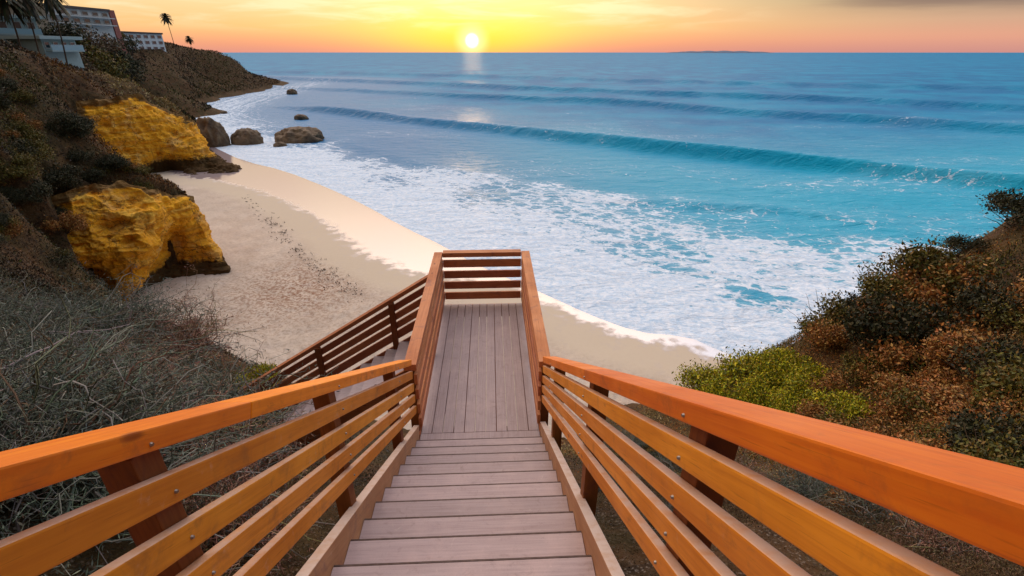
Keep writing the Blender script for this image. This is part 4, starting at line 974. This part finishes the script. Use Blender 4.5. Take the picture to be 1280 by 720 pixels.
# low distant island on the horizon
V = []; n = 60
gx = np.linspace(-1, 1, n); q0 = atY(838, 65.0, 11000); q1 = atY(957, 65.0, 11000)
bm = bmesh.new(); rows_ = []
for j in range(9):
    f = j / 8 * 2 - 1; row = []
    for i in range(n):
        x = (q0[0] + q1[0]) / 2 + gx[i] * (q1[0] - q0[0]) / 2; hgt = 44 * max(0, 1 - gx[i] ** 2) ** .4 * max(0, 1 - f * f) ** .5 * (.8 + .3 * math.sin(i * .9) * math.sin(i * .33)) - 2
        row.append(bm.verts.new((x, 11000 + f * 500, WATER + hgt)))
    rows_.append(row)
for j in range(8):
    for i in range(n - 1): bm.faces.new((rows_[j][i], rows_[j][i + 1], rows_[j + 1][i + 1], rows_[j + 1][i]))
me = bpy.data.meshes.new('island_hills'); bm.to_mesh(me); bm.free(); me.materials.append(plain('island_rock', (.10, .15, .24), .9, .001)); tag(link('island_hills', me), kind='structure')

# ------------------------------------------------------------------ sky and sun
SUN_EL, SUN_AZ = R(1.1), YAW + math.atan2(-48, 649)        # azimuth measured from +Y towards +X
EXPO = 1.0
w = bpy.data.worlds.new('World'); SC.world = w; w.use_nodes = True; t = w.node_tree; t.nodes.clear()
out = N(t, 'ShaderNodeOutputWorld'); bg = N(t, 'ShaderNodeBackground'); bg2 = N(t, 'ShaderNodeBackground'); add = N(t, 'ShaderNodeAddShader')
sky = N(t, 'ShaderNodeTexSky', sky_type='NISHITA', sun_disc=False, sun_elevation=R(2.5), sun_rotation=SUN_AZ, altitude=0, air_density=1.2, dust_density=2.5, ozone_density=1.5)
L(t, sky.outputs[0], bg.inputs[0]); bg.inputs[1].default_value = .02
tc = N(t, 'ShaderNodeTexCoord').outputs['Generated']; nrm = N(t, 'ShaderNodeVectorMath', operation='NORMALIZE'); L(t, tc, nrm.inputs[0]); d = nrm.outputs[0]
sx = N(t, 'ShaderNodeSeparateXYZ'); L(t, d, sx.inputs[0]); X, Y, Z = sx.outputs
def lin(r, g_, b_): return tuple(((c / 255) / 12.92 if c / 255 < .04045 else ((c / 255 + .055) / 1.055) ** 2.4) for c in (r, g_, b_))
def S(c, k): return tuple(v * k for v in c)
K = 1.0
az = mth(t, 'ARCTAN2', X, Y); daz = mth(t, 'SUBTRACT', az, SUN_AZ); ada = mth(t, 'ABSOLUTE', daz)
el = mth(t, 'ARCSINE', Z)
base = ramp(t, mth(t, 'MULTIPLY', el, 1 / R(90)), [
  (0, lin(222, 150, 135)), (.8 / 90, lin(236, 162, 128)), (2.2 / 90, lin(244, 194, 132)), (4.2 / 90, lin(246, 212, 160)), (8 / 90, lin(238, 205, 165)), (20 / 90, lin(246, 214, 200)), (45 / 90, lin(222, 214, 220)), (1.0, lin(190, 200, 228))])
# cooler and duller away from the sun
cool = ramp(t, mth(t, 'MULTIPLY', el, 1 / R(90)), [
  (0, lin(206, 146, 138)), (1.2 / 90, lin(228, 164, 138)), (2.5 / 90, lin(205, 165, 140)), (4.5 / 90, lin(128, 128, 118)), (9 / 90, lin(125, 155, 175)), (25 / 90, lin(165, 188, 205)), (50 / 90, lin(175, 195, 220)), (1.0, lin(190, 200, 228))])
side = mapr(t, daz, R(10), R(50), 0, 1)
c = mix(t, side, base, cool)
# yellow bloom of air round the sun
def sq(v, k): return mth(t, 'POWER', mth(t, 'MULTIPLY', mth(t, 'ABSOLUTE', v), 1 / k), 2.)
de_ = mth(t, 'SUBTRACT', el, SUN_EL)
def gaus(ka, ke, e0=0.):
    return mth(t, 'EXPONENT', mth(t, 'MULTIPLY', mth(t, 'ADD', sq(daz, ka), sq(mth(t, 'SUBTRACT', de_, e0), ke)), -1.))
c = mix(t, mth(t, 'MULTIPLY', gaus(R(11), R(1.9), R(.7)), .75), c, lin(253, 216, 110))
c = mix(t, mth(t, 'MULTIPLY', gaus(R(7), R(1.6), .0), .7), c, lin(255, 208, 70))
# thin clouds, streaked along the horizon
cv = N(t, 'ShaderNodeCombineXYZ'); L(t, mth(t, 'MULTIPLY', daz, 5.), cv.inputs[0]); L(t, mth(t, 'MULTIPLY', el, 42.), cv.inputs[1])
cl = noise(t, cv.outputs[0], 1.1, 6, .6, .5); cl2 = noise(t, cv.outputs[0], .55, 5, .55, .3)
wisp = mth(t, 'MULTIPLY', mapr(t, cl, .44, .64, 0, .85), mapr(t, el, R(1.4), R(4.0), 0, 1))
c = mix(t, mth(t, 'MULTIPLY', wisp, mapr(t, side, .0, .6, 1, 0)), c, lin(255, 232, 190))
low = mth(t, 'MULTIPLY', mapr(t, cl2, .42, .60, 0, .8), mapr(t, side, .45, .9, 0, 1)); low = mth(t, 'MULTIPLY', low, mapr(t, el, R(2.4), R(4.2), 0, 1))
c = mix(t, low, c, lin(112, 92, 98))
# the disc and its aureole
ang = mth(t, 'SQRT', mth(t, 'ADD', mth(t, 'POWER', daz, 2.), mth(t, 'POWER', de_, 2.)))
c = mix(t, mapr(t, ang, R(.4), R(2.2), .95, 0), c, S(lin(255, 244, 175), 1.1))
c = mix(t, mapr(t, ang, R(.22), R(.85), 1, 0), c, (3.2, 3.0, 2.5))
# below the horizon
c = mix(t, mapr(t, el, R(-.6), R(-.05), 1, 0), c, lin(150, 120, 120))
# unseen upper sky boosted past its real brightness to light the scene
lobe = mapr(t, mth(t, 'ADD', mth(t, 'MULTIPLY', Y, .55), mth(t, 'MULTIPLY', Z, .83)), -.2, .95, .8, 2.8)
up_ = mapr(t, el, R(7), R(26), 0, 1)
gain = mth(t, 'ADD', mth(t, 'MULTIPLY', lobe, up_), mth(t, 'SUBTRACT', 1., up_))
back = mapr(t, Y, -.5, .5, .25, 1.)
vm = N(t, 'ShaderNodeVectorMath', operation='SCALE'); L(t, c, vm.inputs[0]); L(t, mth(t, 'MULTIPLY', gain, back), vm.inputs['Scale'])
L(t, vm.outputs[0], bg2.inputs[0]); bg2.inputs[1].default_value = .5
L(t, bg.outputs[0], add.inputs[0]); L(t, bg2.outputs[0], add.inputs[1]); L(t, add.outputs[0], out.inputs[0])
sl = bpy.data.lights.new('sun', 'SUN'); so = bpy.data.objects.new('sun', sl); COL.objects.link(so)
sl.energy = .06; sl.angle = R(2.0); sl.color = (1.0, .62, .30)
se = R(2.5); dv = Vector((math.sin(SUN_AZ) * math.cos(se), math.cos(SUN_AZ) * math.cos(se), math.sin(se)))
so.rotation_euler = dv.to_track_quat('Z', 'Y').to_euler(); so.location = (0, 60, 40)
vs = SC.view_settings; vs.view_transform = 'Standard'; vs.look = 'None'; vs.gamma = 1; vs.use_curve_mapping = False; vs.exposure = EXPO
SC.cycles.use_denoising = True; SC.cycles.max_bounces = 6; SC.cycles.diffuse_bounces = 3; SC.cycles.glossy_bounces = 3
SC.cycles.sample_clamp_indirect = 4
